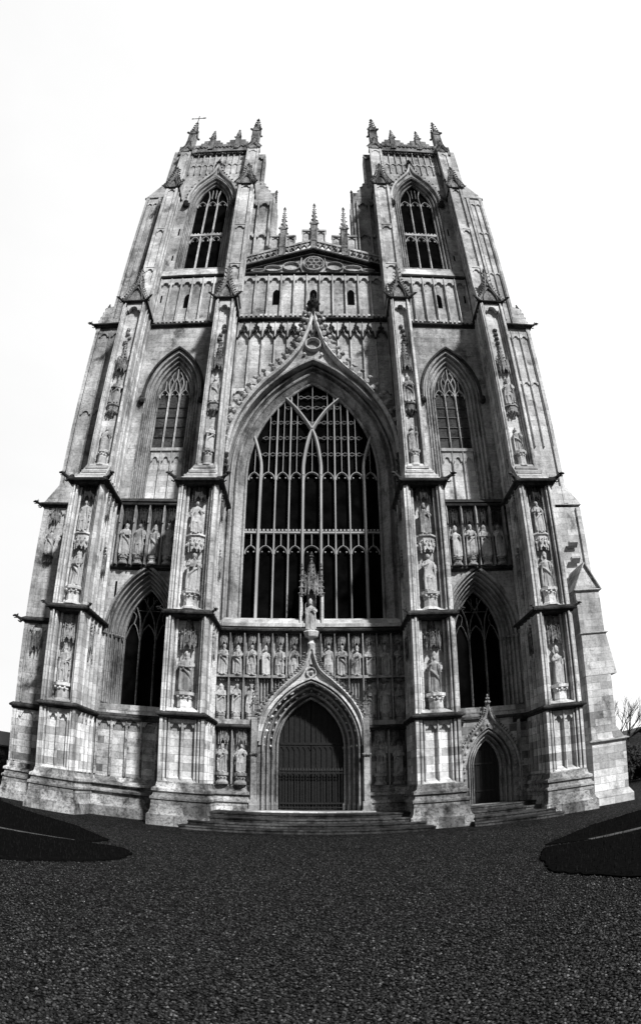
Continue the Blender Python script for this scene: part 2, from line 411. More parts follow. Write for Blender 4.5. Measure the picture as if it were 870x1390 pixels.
def gargoyle(mb, x, y, z, dx, dy, s=1.):
    """beast stretched out from a corner: haunch, neck, head with open jaw, ears"""
    d = Vector((dx, dy, 0)).normalized(); P = lambda t, u=0, q=0: (x + d.x * t * s - d.y * q * s, y + d.y * t * s + d.x * q * s, z + u * s)
    mb.tube([P(-.25, -.08), P(.0, .0), P(.25, -.04), P(.45, .06), P(.6, .12)], [.15 * s, .17 * s, .13 * s, .09 * s, .1 * s], 7)
    mb.tube([P(.56, .15), P(.72, .17), P(.86, .12)], [.1 * s, .085 * s, .04 * s], 6)
    mb.tube([P(.58, .05), P(.76, .0)], [.05 * s, .025 * s], 5)
    for q in (-1, 1):
        mb.tube([P(.56, .2, q * .06), P(.5, .33, q * .1)], [.04 * s, .01 * s], 4)
        mb.tube([P(.15, -.04, q * .12), P(.3, -.2, q * .13), P(.44, -.16, q * .12)], [.05 * s, .04 * s, .035 * s], 5)
def string(mb, x0, x1, yf, z, p=.14, h=.26, back=None, ends=0):
    """moulded string course along x with sloping top; z = centre height"""
    yb = back if back is not None else yf + .1
    poly = [(yb, z - h * .5), (yf - p * .25, z - h * .5), (yf - p * .35, z - h * .25), (yf - p * .9, z - h * .15), (yf - p, z + h * .05), (yf - p * .85, z + h * .2), (yf, z + h * .55), (yb, z + h * .55)]
    mb.prism_x(poly, x0, x1)
def rect_string(mb, x0, x1, y0, yb, z, p=.14, h=.26):
    """string course wrapping front and both sides of a buttress"""
    prof = [(0, z - h * .5), (p * .25, z - h * .5), (p * .35, z - h * .25), (p * .9, z - h * .15), (p, z + h * .05), (p * .85, z + h * .2), (0, z + h * .55)]
    mb.loft([[(x0 - o, yb, zz), (x0 - o, y0 - o, zz), (x1 + o, y0 - o, zz), (x1 + o, yb, zz)] for o, zz in prof])
def cresting(mb, x0, x1, y, z, n, s=.12):
    st = (x1 - x0) / n
    for i in range(n): mb.box(x0 + st * (i + .25), x0 + st * (i + .75), y - .09, y + .05, z, z + s)
def face_M(side, x, y0):
    """local frame for a buttress side face: local x runs into depth, local -y points outward (side=+1 faces +x, -1 faces -x)"""
    if side > 0: return Matrix(((0, -1, 0, x), (1, 0, 0, y0), (0, 0, 1, 0), (0, 0, 0, 1)))
    return Matrix(((0, 1, 0, x), (1, 0, 0, y0), (0, 0, 1, 0), (0, 0, 0, 1)))

# ------------------------------------------------------------------ the church
CH = empty('church')
tag(CH, 'grey gothic minster west front with twin towers, great traceried window and central doorway', 'church')
WY = 2.62                      # wall plane
Z1, Z2, Z3, Z4 = 4.33, 8.37, 14.21, 25.6
XI, XO = (3.91, 5.62), (9.07, 10.63)
XI4, XO4 = (4.16, 5.14), (9.10, 10.33)
XI5, XO5 = (4.02, 5.03), (9.17, 10.02)
PL = [(-.3, .32), (.42, .31), (.5, .24), (.62, .2), (.98, .17), (1.02, .22), (1.1, .22), (1.18, .13), (1.3, .11), (1.34, .18), (1.44, .17), (1.52, .05), (1.74, 0)]
STAT = []     # (x, y, z, height, info)

def plinth_loft(mb, x0, x1, y0, yb, k=1., ends=(1, 1)):
    mb.loft([[(x0 - b * ends[0], yb, z), (x0 - b * ends[0], y0 - b * k, z), (x1 + b * ends[1], y0 - b * k, z), (x1 + b * ends[1], yb, z)] for z, b in PL])

def main_buttress(sg, xa, xb, xa4, xb4, xa5, xb5, which):
    X = lambda a, b: (min(sg * a, sg * b), max(sg * a, sg * b))
    x0, x1 = X(xa, xb); cx = (x0 + x1) / 2; yb = WY + .1
    m = MB(); pm = MB(); plinth_loft(pm, x0, x1, 0, yb)
    # stage 1: core + pilasters + 2 blind panels
    c = .30
    m.box(x0 + .05, x1 - .05, c, yb, 1.70, Z1 - .1)
    for k_, s_ in enumerate((x0, x1 - .26)):
        so_ = s_ if k_ == 0 else s_ + .15
        m.box(so_, so_ + .11, 0, c + .05, 1.72, Z1 - .13); m.box(s_ + .01, s_ + .25, .12, c + .04, 1.72, Z1 - .13)
        m.ngon(s_ + .21 if k_ == 0 else s_ + .05, .08, [(1.72, .05), (Z1 - .13, .045)], 6)
    m.ngon(x0 + .3, c, [(1.7, .06), (Z1 - .12, .06)], 6); m.ngon(x1 - .3, c, [(1.7, .06), (Z1 - .12, .06)], 6)
    m.prism_x([(0.02, 1.72), (c + .02, 1.95), (c + .02, 1.72)], x0 + .2, x1 - .2)
    xl, xr = x0 + .34, x1 - .34; xm = cx
    panels(m, xl, xr, 1.74, Z1 - .15, 2, c, .2, .1, .5, .42)
    # stage 2 & 3: recessed niches between pilasters
    c2 = .6
    m.box(x0 + .06, x1 - .06, c2, yb, Z1 + .05, Z3 - .1)
    for za, zb, yo in ((Z1 + .1, Z2 - .12, 0.), (Z2 + .12, Z3 - .12, .08)):
        for s_ in (0, 1):
            e = x0 if s_ == 0 else x1 - .3
            eo = e if s_ == 0 else e + .17
            m.box(eo, eo + .13, yo, c2 + .03, za, zb); m.box(e + .01, e + .29, yo + .16, c2 + .02, za, zb)
            ei = e + .245 if s_ == 0 else e + .055
            m.ngon(ei, yo + .1, [(za, .06), (za + .1, .06), (za + .12, .045), (zb, .045)], 6)
            ex = x0 + .38 if s_ == 0 else x1 - .38
            m.ngon(ex, c2 - .2, [(za, .085), (za + .12, .085), (za + .14, .06), (zb, .06)], 6)
            m.ngon(x0 + .15 if s_ == 0 else x1 - .15, yo - .01, [(za, .045), (zb, .045)], 6)
        m.prism_x([(yo + .01, za), (yo + .01, za + .05), (c2 + .01, za + .3), (c2 + .01, za)], x0 + .28, x1 - .28)
    # set-off above stage 3
    y4 = .69; x40, x41 = X(xa4, xb4)
    m.loft([[(x0 - .04, yb, z), (x0 - .04, y, z), (x1 + .04, y, z), (x1 + .04, yb, z)] for y, z in ((.1, Z3 + .1), (.2, Z3 + .3))])
    m.loft([[(l, yb, z), (l, y, z), (r, y, z), (r, yb, z)] for l, r, y, z in ((x0 + .1, x1 - .1, .22, Z3 + .28), (x40 + .0, x41 - .0, y4 + .05, Z3 + 1.25))])
    for k in range(3):
        t0 = k / 3; m.box(x0 + .1 + (x40 - x0) * t0 + .02, x1 - .1 + (x41 - x1) * t0 - .02, .2 + .45 * t0, .5 + .4 * t0, Z3 + .3 + .3 * k, Z3 + .42 + .3 * k)
    # stage 4
    c4 = y4 + .34
    m.box(x40 + .04, x41 - .04, c4, yb, Z3 + .3, Z4 + .3)
    for s_ in (0, 1):
        e = x40 if s_ == 0 else x41 - .2
        eo = e if s_ == 0 else e + .11
        m.box(eo, eo + .09, y4, c4 + .03, Z3 + .9, Z4); m.box(e + .01, e + .19, y4 + .12, c4 + .02, Z3 + .9, Z4)
        m.ngon(e + .1, y4, [(Z3 + .9, .045), (Z4, .045)], 6)
        ex = x40 + .24 if s_ == 0 else x41 - .24
        m.ngon(ex, c4 - .04, [(Z3 + 1, .045), (Z4, .045)], 6)
    cx4 = (x40 + x41) / 2
    head_plate(m, x40 + .2, x41 - .2, Z4 - .75, Z4, y4 + .06, c4 + .02, .5)
    # stage 5
    y5 = 1.37; x50, x51 = X(xa5, xb5); cx5 = (x50 + x51) / 2; Z5 = 37.4
    m.loft([[(l, yb, z), (l, y, z), (r, y, z), (r, yb, z)] for l, r, y, z in ((x40 + .03, x41 - .03, y4 + .25, Z4 + .25), (x50 + .02, x51 - .02, y5 + .1, Z4 + 2.3))])
    c5 = y5 + .14
    m.box(x50 + .03, x51 - .03, c5, yb, Z4 + 1, Z5 + .2)
    for s_ in (0, 1):
        e = x50 if s_ == 0 else x51 - .17
        m.box(e, e + .17, y5, c5 + .03, Z4 + 1.2, Z5)
        m.ngon(x50 + .21 if s_ == 0 else x51 - .21, c5 - .02, [(Z4 + 1.2, .035), (Z5, .035)], 6)
    for zz in (Z4 + 3.6, Z4 + 7.3, Z5):
        head_plate(m, x50 + .16, x51 - .16, zz - .45, zz, y5 + .05, c5 + .02, .5, .32)
        if zz < Z5: m.box(x50 + .16, x51 - .16, y5 + .02, c5 + .02, zz - .02, zz + .08)
    # stage 6
    y6 = 2.0
    m.loft([[(l, yb, z), (l, y, z), (r, y, z), (r, yb, z)] for l, r, y, z in ((x50 + .02, x51 - .02, y5 + .15, Z5 + .15), (x50 + .08, x51 - .08, y6 + .1, Z5 + 2.2))])
    m.box(x50 + .12, x51 - .12, y6 + .08, yb, Z5 + 1, 44.2)
    for e in (x50 + .06, x51 - .2): m.box(e, e + .14, y6, y6 + .1, Z5 + 1.2, 43.2)
    head_plate(m, x50 + .18, x51 - .18, 42.6, 43.2, y6 + .03, y6 + .1, .5, .35)
    # mouldings on side faces
    for side, xx4, xx, xx5 in ((-1, x40 + .04, x0 + .06, x50 + .03), (1, x41 - .04, x1 - .06, x51 - .03)):
        m.M = face_M(side, xx, 0)
        for za, zb in ((1.74, Z1 - .15), (Z1 + .12, Z2 - .15), (Z2 + .15, Z3 - .15)):
            for d in (.62, 1.05, 1.55, 2.05): m.prism_bar(d, .12, -.13, .0, za, zb)
            for d in (.55, 1.05, 1.55): head_plate(m, d + .02, d + .48, zb - .5, zb, -.07, .01, .45)
            if zb > 5:
                head_plate(m, .57, 1.03, za + (zb - za) * .48, za + (zb - za) * .6, -.07, .01, .4)
                head_plate(m, 1.07, 1.53, za + (zb - za) * .48, za + (zb - za) * .6, -.07, .01, .4)
        m.M = face_M(side, xx4, 0)
        for d in (1.25, 1.55, 2.1): m.prism_bar(d, .08, -.07, .0, Z3 + .5, Z4 - .1)
        m.M = face_M(side, xx5, 0)
        for d in (1.75, 2.2): m.prism_bar(d, .07, -.06, .0, Z4 + 2, Z5 - .1)
        m.M = None
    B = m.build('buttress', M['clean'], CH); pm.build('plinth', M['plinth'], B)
    # dark string courses
    s = MB()
    for a in ((x0, x1, 0, yb, Z1, .16, .24), (x0, x1, 0.02, yb, Z2, .18, .30), (x0, x1, .05, yb, Z3, .22, .34),
              (x40, x41, y4, yb, Z4 + .02, .12, .2), (x50, x51, y5, yb, Z5, .08, .14)):
        rect_string(s, *a); s.flush('string_course', M['soot'], B)
    # gargoyles at the corners
    for zz, xl_, xr_, yy, sc in ((Z2 + .05, x0, x1, .0, .55), (Z3 + .1, x0, x1, .05, .8), (Z4 + .1, x40, x41, y4, .62), (Z5, x50, x51, y5, .45)):
        for q, xx in ((-1, xl_), (1, xr_)):
            g = MB(); gargoyle(g, xx, yy, zz, q * .8, -.6, sc); g.build('gargoyle', M['soot'], B, True)
    # carving: pedestals, canopies, gablets
    ys = c2 - .22
    for side, xx in ((-1, x0 + .06), (1, x1 - .06)):
        for dd, zz in ((.84, 6.7), (.84, 12.7), (1.3, 10.3)):
            g = MB(); g.M = face_M(side, xx, 0); canopy(g, dd, -.02, zz, .24, .9)
            for k in range(3): g.blob(dd, -.12, zz + .95 + k * .14, .07)
            g.M = None; g.build('canopy', M['carved'], B)
    g = MB(); pedestal(g, cx, ys, Z1 + .12, 5.25, .36); g.build('pedestal', M['clean'], B)
    g = MB(); canopy(g, cx, c2, 7.0, .42, 1.25, 1); g.build('canopy', M['carved'], B)
    g = MB(); pedestal(g, cx, ys, Z2 + .2, 9.35, .36); g.build('pedestal', M['clean'], B)
    g = MB(); corbel(g, cx, c2, 11.86, .46, .72); canopy(g, cx, c2, 11.1, .40, .5); g.build('corbel', M['clean'], B)
    g = MB(); canopy(g, cx, c2, 13.35, .44, .85); g.build('canopy', M['soot'], B)
    yn = c4 - .1
    g = MB(); pedestal(g, cx4, yn - .02, Z3 + 1.15, 16.2, .27); g.build('pedestal', M['clean'], B)
    g = MB(); corbel(g, cx4, c4, 18.84, .36, .72); g.build('corbel', M['carved'], B)
    g = MB(); canopy(g, cx4, c4, 20.75, .4, 1.7, 1)
    for k in range(5): g.blob(cx4 + random.uniform(-.12, .12), c4 - .05, 22.6 + k * .3, .13)
    g.build('canopy', M['carved'], B)
    g = MB(); gablet(g, cx4, y4 - .03, (x41 - x40) / 2 + .03, Z4 + .05, 2.3, .12, .085, .9); g.build('gablet', M['carved'], B)
    g = MB(); gablet(g, cx5, y5 - .03, (x51 - x50) / 2 + .03, Z5 + .05, 2.1, .1, .12, .7)
    for k in range(3):
        for q in (-1, 1): g.blob(cx5 + q * .38, y5 + .25 + k * .2, Z5 + .7 + k * .55, .13)
    g.build('gablet', M['carved'], B)
    g = MB(); gablet(g, cx5, y6 - .02, (x51 - x50) / 2 - .02, 43.2, 1.4, .08, .09, .5); g.build('gablet', M['carved'], B)
    nm = {'in': 'inner', 'out': 'outer'}[which]; sd = 'left' if sg < 0 else 'right'
    for z, h, y, tier in ((5.25, 1.66, ys, 'lowest'), (9.35, 1.66, ys, 'second'), (11.86, 1.5, ys, 'third'), (16.2, 1.42, yn, 'fourth'), (18.84, 1.6, yn, 'topmost')):
        STAT.append(((cx if z < 15 else cx4), y, z, h, 'b', tier, nm, sd))
    return B

for sg in (-1, 1):
    main_buttress(sg, *XI, *XI4, *XI5, 'in')
    main_buttress(sg, *XO, *XO4, *XO5, 'out')

# side buttresses (projecting north and south), both corners of each tower
def side_buttress(sg, yf, depth, plainside, inner=False):
    m = MB(); d = MB(); yb = yf + depth
    P = lambda a, b: (min(sg * a, sg * b), max(sg * a, sg * b))
    st = [(-.3, 1.74, 13.35), (1.70, Z1, 13.22), (Z1, Z2, 13.12), (Z2, Z3, 13.1), (Z3 + .1, 25.6, 12.5), (25.7, 38.1, 11.78)]
    for z0, z1, xo in st:
        x0, x1 = P(10.2, xo); m.box(x0, x1, yf + .12, yb, z0, z1)
        if z0 > 0:
            for e in (10.66, xo - .22):
                a, b = P(e, e + .22); m.box(a, b, yf, yf + .15, z0 + .06, z1 - .06)
    x0, x1 = P(10.5, 13.2); m2 = MB(); plinth_loft(m2, x0, x1, yf, yb)
    # weathered set-offs
    for za, zb, xa, xb in ((Z3 + .1, Z3 + 1.1, 13.2, 12.5), (38.1, 39.8, 11.85, 10.75)):
        m.prism([(sg * 10.3, za), (sg * xa, za), (sg * xb, zb), (sg * 10.3, zb)], yf + .02, yb)
    m.prism([(sg * 11.6, 25.7), (sg * 12.6, 25.7), (sg * 12.25, 27.1), (sg * 11.6, 27.35)], yf + .04, yb)
    m.box(*P(10.1, 10.75), yf + .05, yb, 39.7, 44.3)
    if plainside:
        for z0, z1 in ((17.6, 25.3), (26.2, 37.8)):
            a, b = P(10.8, 12.3 if z0 < 20 else 11.6); panels(m, a, b, z0, z1, 3 if z0 < 20 else 2, yf + .12, .12, .09, .45, .6, (z0 + 4.1, ) if z0 < 20 else (z0 + 4., z0 + 8.))
    else:
        for z0, z1, xo, n in ((1.8, Z1 - .1, 13., 2), (Z1 + .2, Z2 - .1, 12.9, 2), (Z2 + .15, Z3 - .1, 12.85, 2), (Z3 + 1.2, 25.3, 12.3, 2), (26.2, 37.8, 11.6, 2)):
            a, b = P(10.8, xo); panels(m, a, b, z0, z1, n, yf + .12, .12, .09, .45, .6, (19.8, 16.) if z0 > 14 and z0 < 20 else ())
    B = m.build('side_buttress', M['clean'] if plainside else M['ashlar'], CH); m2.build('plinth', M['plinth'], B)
    for zz, xo, p in ((Z1, 13.22, .14), (Z2, 13.12, .16), (Z3, 13.1, .2), (25.7, 12.5, .2)):
        a, b = P(10.25, xo)
        if plainside and zz < 15: continue
        rect_string(d, a, b, yf, yb, zz, p, .28); d.flush('string_course', M['soot'], B)
    for zz, xo in ((Z2, 13.12), (Z3, 13.1), (25.75, 12.5)):
        if plainside and zz < 15: continue
        g = MB(); gargoyle(g, sg * xo, yf, zz, sg, -.25, .72); g.build('gargoyle', M['soot'], B, True)
    c = MB()
    finial(c, sg * 12.2, yf + .3, 27.2, .3); c.flush('finial', M['carved'], B)
    for k in range(5):
        t = k / 4; c.blob(sg * (12.62 - .3 * t), yf + .3, 25.95 + 1.3 * t, .12); c.flush('crocket', M['carved'], B)
        c.blob(sg * (11.85 - 1.1 * t), yf + .2, 38.2 + 1.65 * t, .13); c.flush('crocket', M['carved'], B)
    if sg < 0:
        for i, x in enumerate((-12.42, -11.62)):
            g = MB(); corbel(g, x, yf + .12, 11.55, .26, .5); g.build('corbel', M['carved'], B)
            g = MB(); canopy(g, x, yf + .14, 13.2, .3, .7); g.build('canopy', M['carved'], B)
            STAT.append((x, yf - .02, 11.55, 1.5, 's', i))
        for x in (-12.4, -11.55): g = MB(); canopy(g, x, yf + .14, 6.9, .32, 1.0); g.build('canopy', M['carved'], B)
side_buttress(-1, WY, 1.7, False); side_buttress(1, WY, 1.7, True)

# tower bodies -------------------------------------------------------------
CXW = {-1: -7.28, 1: 7.38}
AIS = dict(w=1.05, zb=4.92, zs=8.0, za=10.3)
MID = dict(w=.83, zb=14.55, zs=20.7, za=22.75)
BEL = dict(w=1.06, zb=30.2, zs=37.0, za=39.6)
SDOOR = dict(cx=7.37, w=.57, zb=.66, zs=2.3, za=3.45)
def tower(sg):
    P = lambda a, b: (min(sg * a, sg * b), max(sg * a, sg * b))
    x0, x1 = P(4.7, 10.3); m = MB()
    ca, cm, cb = CXW[sg], sg * 7.22, sg * 6.98
    ops = [(ca, AIS['w'], AIS['zb'] - .05, AIS['zs'], AIS['za'], .66), (cm, MID['w'], MID['zb'], MID['zs'], MID['za'], .66), (cb, BEL['w'], BEL['zb'], BEL['zs'], BEL['za'], .5)]
    if sg > 0: ops.append((SDOOR['cx'], SDOOR['w'], SDOOR['zb'], SDOOR['zs'], SDOOR['za'], .42))
    wall(m, x0, x1, 0, 44.2, WY, WY + .6, ops)
    # flanks and back
    m.box(x0, x0 + .6, WY + .6, 9.2, 0, 44.2); m.box(x1 - .6, x1, WY + .6, 9.2, 0, 44.2); m.box(x0 + .6, x1 - .6, 8.6, 9.2, 0, 44.2)
    m.box(x0 + .6, x1 - .6, WY + .6, 8.6, 43.6, 43.8)
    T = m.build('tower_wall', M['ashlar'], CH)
    # bay plinth
    p = MB(); xa, xb = P(5.6, 9.1)
    if sg < 0:
        p.loft([[(xa, WY + .1, z), (xa, WY - b * 3.4, z), (xb, WY - b * 3.4, z), (xb, WY + .1, z)] for z, b in PL])
        panels(p, xa + .08, xb - .08, 1.74, Z1 - .1, 5, WY, .14, .1, .5, .42)
    else:
        for a, b in ((xa, 6.15), (8.6, xb)): plinth_loft(p, a, b, WY, WY + .1, 1., (0, 0)); p.flush('plinth', M['plinth'], CH)
    if sg < 0: p.build('plinth', M['plinth'], CH)
    s = MB()
    sc = lambda: s.flush('string_course', M['soot'], T)
    for a, b in ([(xa, xb)] if sg < 0 else [(xa, 6.3), (8.5, xb)]): string(s, a, b, WY - .02, Z1 - .1, .2, .26, WY + .05); sc()
    s.prism_x([(WY - .12, Z1 + .02), (WY + .35, 4.85), (WY + .35, Z1)], xa, xb); s.flush('sloping_sill', M['soot'], T)
    string(s, xa, xb, WY, 11.13, .18, .26, WY + .05); sc()
    string(s, xa, xb, WY - .1, Z3 - .05, .28, .3, WY + .05); sc()
    s.prism_x([(WY - .3, Z3 + .12), (WY + .01, 14.62), (WY + .01, Z3)], xa, xb); s.flush('sloping_sill', M['soot'], T)
    xc, xd = P(5.1, 9.15)
    string(s, xc, xd, WY, 25.42, .2, .3, WY + .05); sc(); string(s, xc, xd, WY - .04, 29.3, .2, .3, WY + .05); sc()
    s.prism_x([(WY - .2, 29.42), (WY + .01, 30.1), (WY + .01, 29.4)], xc, xd); s.flush('sloping_sill', M['clean'], T)
    s = MB(); cresting(s, xc + .05, xd - .05, WY - .12, 25.55, 16); panels(s, xc + .06, xd - .06, 25.6, 29.15, 6, WY, .2, .11, .5, .62); s.flush('blind_arcade', M['clean'], T)
    panels(s, xc, xd, 40.6, 43.5, 9, WY, .12, .08, .5, .42, (41.9,))
    s.build('blind_arcade', M['clean'], T)
    g = MB(); string(g, xc, xd, WY, 43.6, .2, .3, WY + .05)
    for i in range(16): g.blob(xc + (xd - xc) * (i + .5) / 16, WY - .1, 43.3, .15)
    g.build('cornice', M['soot'], T)
    # small windows of the arcade
    for x in ((sg * 7.3,)):
        g = MB(); g.prism(arch_path(x, .17, 26.8, 27.6, 27.9, 0, 5), WY - .02, WY + .05); g.build('small_window', M['glass'], T)
    for x, z, h in ([(-8.75, 12.5, .75), (-8.75, 9.7, .75)] if sg < 0 else []) + [(sg * 8.75, 33.5, .7), (sg * 8.78, 31., .5), (sg * 8.9, 27.3, .6)]:
        g = MB(); g.box(x - .05, x + .05, WY - .003, WY + .05, z, z + h); g.build('slit_window', M['glass'], T)
    # ---- aisle window
    def win(cx, K, D, y_in, nord, zsill=None):
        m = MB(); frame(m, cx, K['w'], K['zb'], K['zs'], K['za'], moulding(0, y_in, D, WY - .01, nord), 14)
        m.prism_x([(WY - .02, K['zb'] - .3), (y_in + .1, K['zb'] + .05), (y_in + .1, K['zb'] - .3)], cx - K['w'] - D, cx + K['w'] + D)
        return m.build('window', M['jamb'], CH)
    W = win(ca, AIS, .66, WY + .95, 5)
    t = MB(); w = AIS['w']; yy = WY + .9
    for q in (-1, 1):
        bar(t, [(ca + q * .36, 4.9), (ca + q * .36, 8.0)], .08, yy - .1, yy + .1)
        bar(t, curve([(ca + q * .36, 8.0), (ca + q * .42, 8.9), (ca + q * .62, 9.5)], 4), .055, yy - .09, yy + .08)
        bar(t, curve([(ca + q * .36, 8.0), (ca + q * .2, 9.0), (ca - q * .3, 9.9)], 4), .055, yy - .09, yy + .08)
        bar(t, curve([(ca + q * .36, 7.9), (ca + q * .55, 8.5), (ca + q * .7, 8.72), (ca + q * .88, 8.5), (ca + q * 1.05, 8.0)], 3), .035, yy - .06, yy + .06)
        bar(t, curve([(ca + q * .7, 8.72), (ca + q * .62, 9.1), (ca + q * .8, 9.3)], 3), .035, yy - .06, yy + .06)
        bar(t, [(ca + q * .14, 9.4), (ca + q * .14, 10.0)], .035, yy - .06, yy + .06)
    bar(t, arch_path(ca, .34, 8, 8.0, 8.7, 0, 5, False), .06, yy - .06, yy + .06)
    bar(t, [(ca - .5, 9.35), (ca + .5, 9.35)], .035, yy - .06, yy + .06)
    t.build('tracery', M['carved'], W)
    g = MB(); g.prism(arch_path(ca, w, 4.9, AIS['zs'], AIS['za'], .02, 12), WY + .94, WY + 1.0); g.build('glass', M['glass'], W)
    h = MB(); sweep(h, arch_path(ca, w, 8.0, 8.0, 10.3, .70, 14, False), [(-.05, WY), (-.03, WY - .13), (.06, WY - .16), (.1, WY - .05), (.1, WY)]); 
    h.build('hood_mould', M['jamb'], W)
    for q in (-1, 1):
        c = MB()
        for k in range(6): c.blob(ca + q * (w + .06 + .11 * k), WY + .62 - .12 * k, 8.0, .085)
        c.build('capital', M['carved'], W)
    # ---- middle window
    W = win(cm, MID, .66, WY + .55, 4)
    t = MB(); yy = WY + .48; w = MID['w']
    for q in (-1, 1):
        bar(t, [(cm + q * .28, 14.6), (cm + q * .28, 21.0)], .085, yy - .1, yy + .1)
        bar(t, curve([(cm + q * .28, 21.), (cm + q * .2, 21.5), (cm, 22.0)], 4), .06, yy - .07, yy + .07)
        bar(t, curve([(cm + q * .28, 21.), (cm + q * .4, 21.6), (cm + q * .3, 22.0)], 3), .05, yy - .07, yy + .07)
        bar(t, [(cm + q * .55, 21.2), (cm + q * .55, 21.8)], .04, yy - .06, yy + .06)
        bar(t, [(cm + q * .14, 21.7), (cm + q * .3, 22.1), (cm + q * .15, 22.4)], .04, yy - .06, yy + .06)
    bar(t, [(cm, 21.2), (cm, 21.7)], .04, yy - .06, yy + .06); bar(t, [(cm, 22.0), (cm, 22.6)], .05, yy - .06, yy + .06)
    for xx in (-.555, 0, .555):
        bar(t, arch_path(cm + xx, .26, 20.6, 20.7, 21.2, 0, 5, False), .06, yy - .08, yy + .08)
        for q in (-1, 1): t.blob(cm + xx + q * .12, yy, 20.92, .05)
        head_plate(t, cm + xx - .24, cm + xx + .24, 16.75, 17.45, yy - .05, yy + .12, .5, .4)
    t.box(cm - w, cm + w, yy - .12, yy + .12, 17.45, 17.62)
    t.box(cm - w, cm + w, yy + .03, yy + .2, 14.5, 17.44)
    t.build('tracery', M['clean'], W)
    g = MB(); g.prism(arch_path(cm, w, 17.6, MID['zs'], MID['za'], .02, 12), WY + .53, WY + .6); g.flush('glass', M['louvre'], W)
    for k in range(4): g.box(cm - w, cm + w, yy + .0, yy + .03, 18.3 + k * .6, 18.33 + k * .6)
    g.build('saddle_bars', M['iron'], W)
    h = MB(); sweep(h, arch_path(cm, w, 20.3, MID['zs'], MID['za'], .72, 14), [(-.05, WY), (-.03, WY - .13), (.06, WY - .16), (.1, WY - .05), (.1, WY)])
    for q in (-1, 1): h.blob(cm + q * (w + .75), WY - .12, 20.2, .2); h.blob(cm + q * (w + .8), WY - .15, 20.4, .13)
    h.build('hood_mould', M['soot'], W)
    # ---- belfry window
    W = win(cb, BEL, .5, WY + .5, 3)
    t = MB(); yy = WY + .45; w = BEL['w']
    for q in (-1, 1):
        bar(t, [(cb + q * .36, 30.2), (cb + q * .36, 37.3)], .12, yy - .12, yy + .12)
        bar(t, curve([(cb + q * .36, 37.3), (cb + q * .3, 38.2), (cb + q * .42, 38.9)], 4), .08, yy - .09, yy + .08)
        bar(t, [(cb + q * .12, 38.0), (cb + q * .13, 39.0)], .05, yy - .08, yy + .08)
    for xx in (-.7, 0, .7):
        for zt in (33.1, 37.0):
            bar(t, arch_path(cb + xx, .33, zt, zt, zt + .6, 0, 5, False), .07, yy - .09, yy + .09)
            for q in (-1, 1): t.blob(cb + xx + q * .16, yy, zt + .22, .08)
    t.box(cb - w, cb + w, yy - .13, yy + .1, 33.75, 33.92)
    for k in range(10): t.box(cb - w + .05 + k * .212, cb - w + .14 + k * .212, yy - .12, yy + .05, 33.92, 34.02)
    t.build('tracery', M['clean'], W)
    g = MB(); g.prism(arch_path(cb, w, 30.2, BEL['zs'], BEL['za'], .02, 12), WY + .5, WY + .56); g.build('glass', M['glass'], W)
    h = MB()
    op = curve([(cb - 1.68, 36.9), (cb - 1.62, 38.0), (cb - 1.28, 39.1), (cb - .7, 40.0), (cb - .25, 40.7), (cb, 41.7)], 5)
    full = op + [(2 * cb - a, b) for a, b in op[:-1]][::-1]
    sweep(h, full, [(-.06, WY), (-.06, WY - .16), (.06, WY - .22), (.1, WY - .1), (.1, WY)])
    h.build('hood_mould', M['clean'], W)
    c = MB()
    for i in range(4, len(op) - 1, 2):
        for q in (-1, 1): crocket(c, cb + q * (cb - op[i][0]), WY - .12, op[i][1], .11, q * .7, .7); c.flush('crocket', M['soot'], W)
    finial(c, cb, WY - .12, 41.8, .4); c.flush('finial', M['soot'], W)
    for q in (-1, 1): c.blob(cb + q * 1.7, WY - .15, 36.7, .27); c.blob(cb + q * 1.75, WY - .2, 37.0, .17); c.flush('label_stop', M['soot'], W)
    # ---- statue row over the aisle window
    xs = [-8.5, -7.8, -7.1, -6.42] if sg < 0 else [6.52, 7.22, 7.9, 8.58]
    r = MB()
    for x in [xs[0] - .35] + [x + .35 for x in xs]:
        r.prism_bar(x, .1, WY - .34, WY, 11.2, Z3 - .1)
        r.ngon(x, WY - .36, [(13.2, .05), (13.9, .05), (14.1, .01)], 5)
    r.box(xa, xb, WY - .05, WY + .0, 11.2, 11.32)
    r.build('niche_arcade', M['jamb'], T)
    for x in xs:
        r = MB(); pedestal(r, x, WY - .18, 11.22, 11.6, .2); r.build('pedestal', M['jamb'], T)
        r = MB(); canopy(r, x, WY, 13.2, .3, .75); r.build('canopy', M['soot'], T)
    for i, x in enumerate(xs): STAT.append((x, WY - .17, 11.6, 1.6, 't', i, sg))
    # ---- parapet
    p = MB(); pz = 44.15
    for (a, b, yA, yB) in ((x0 - .1, x1 + .1, WY - .12, WY + .18), (x0 - .1, x1 + .1, 9.0, 9.3)):
        p.box(a, b, yA, yB, pz - .5, pz + .65)
    p.box(x0 - .12, x0 + .18, WY + .18, 9., pz - .5, pz + .65); p.box(x1 - .18, x1 + .12, WY + .18, 9., pz - .5, pz + .65)
    pin = [cb - .95, cb + 1.05]
    for px in pin:
        for a, b, hh in ((-.62, -.2, 1.3), (.2, .62, 1.3), (-.85, -.62, .95), (.62, .85, .95)): p.box(px + a, px + b, WY - .1, WY + .16, pz + .6, pz + hh)
        for a, b, hh in ((-.62, -.2, 1.25), (.2, .62, 1.25)): p.box(px + a, px + b, 9.02, 9.28, pz + .6, pz + hh)
    n = 14
    for i in range(n): 
        xx = xc + (xd - xc) * i / n; head_plate(p, xx + .02, xx + (xd - xc) / n - .02, pz + .05, pz + .5, WY - .2, WY - .11, .5, .2)
    for k in range(6):
        for xx in (x0 - .11, x1 - .17): p.box(xx, xx + .28, 3.3 + k, 3.75 + k, pz + .6, pz + 1.2)
    p.build('parapet', M['carved'], T)
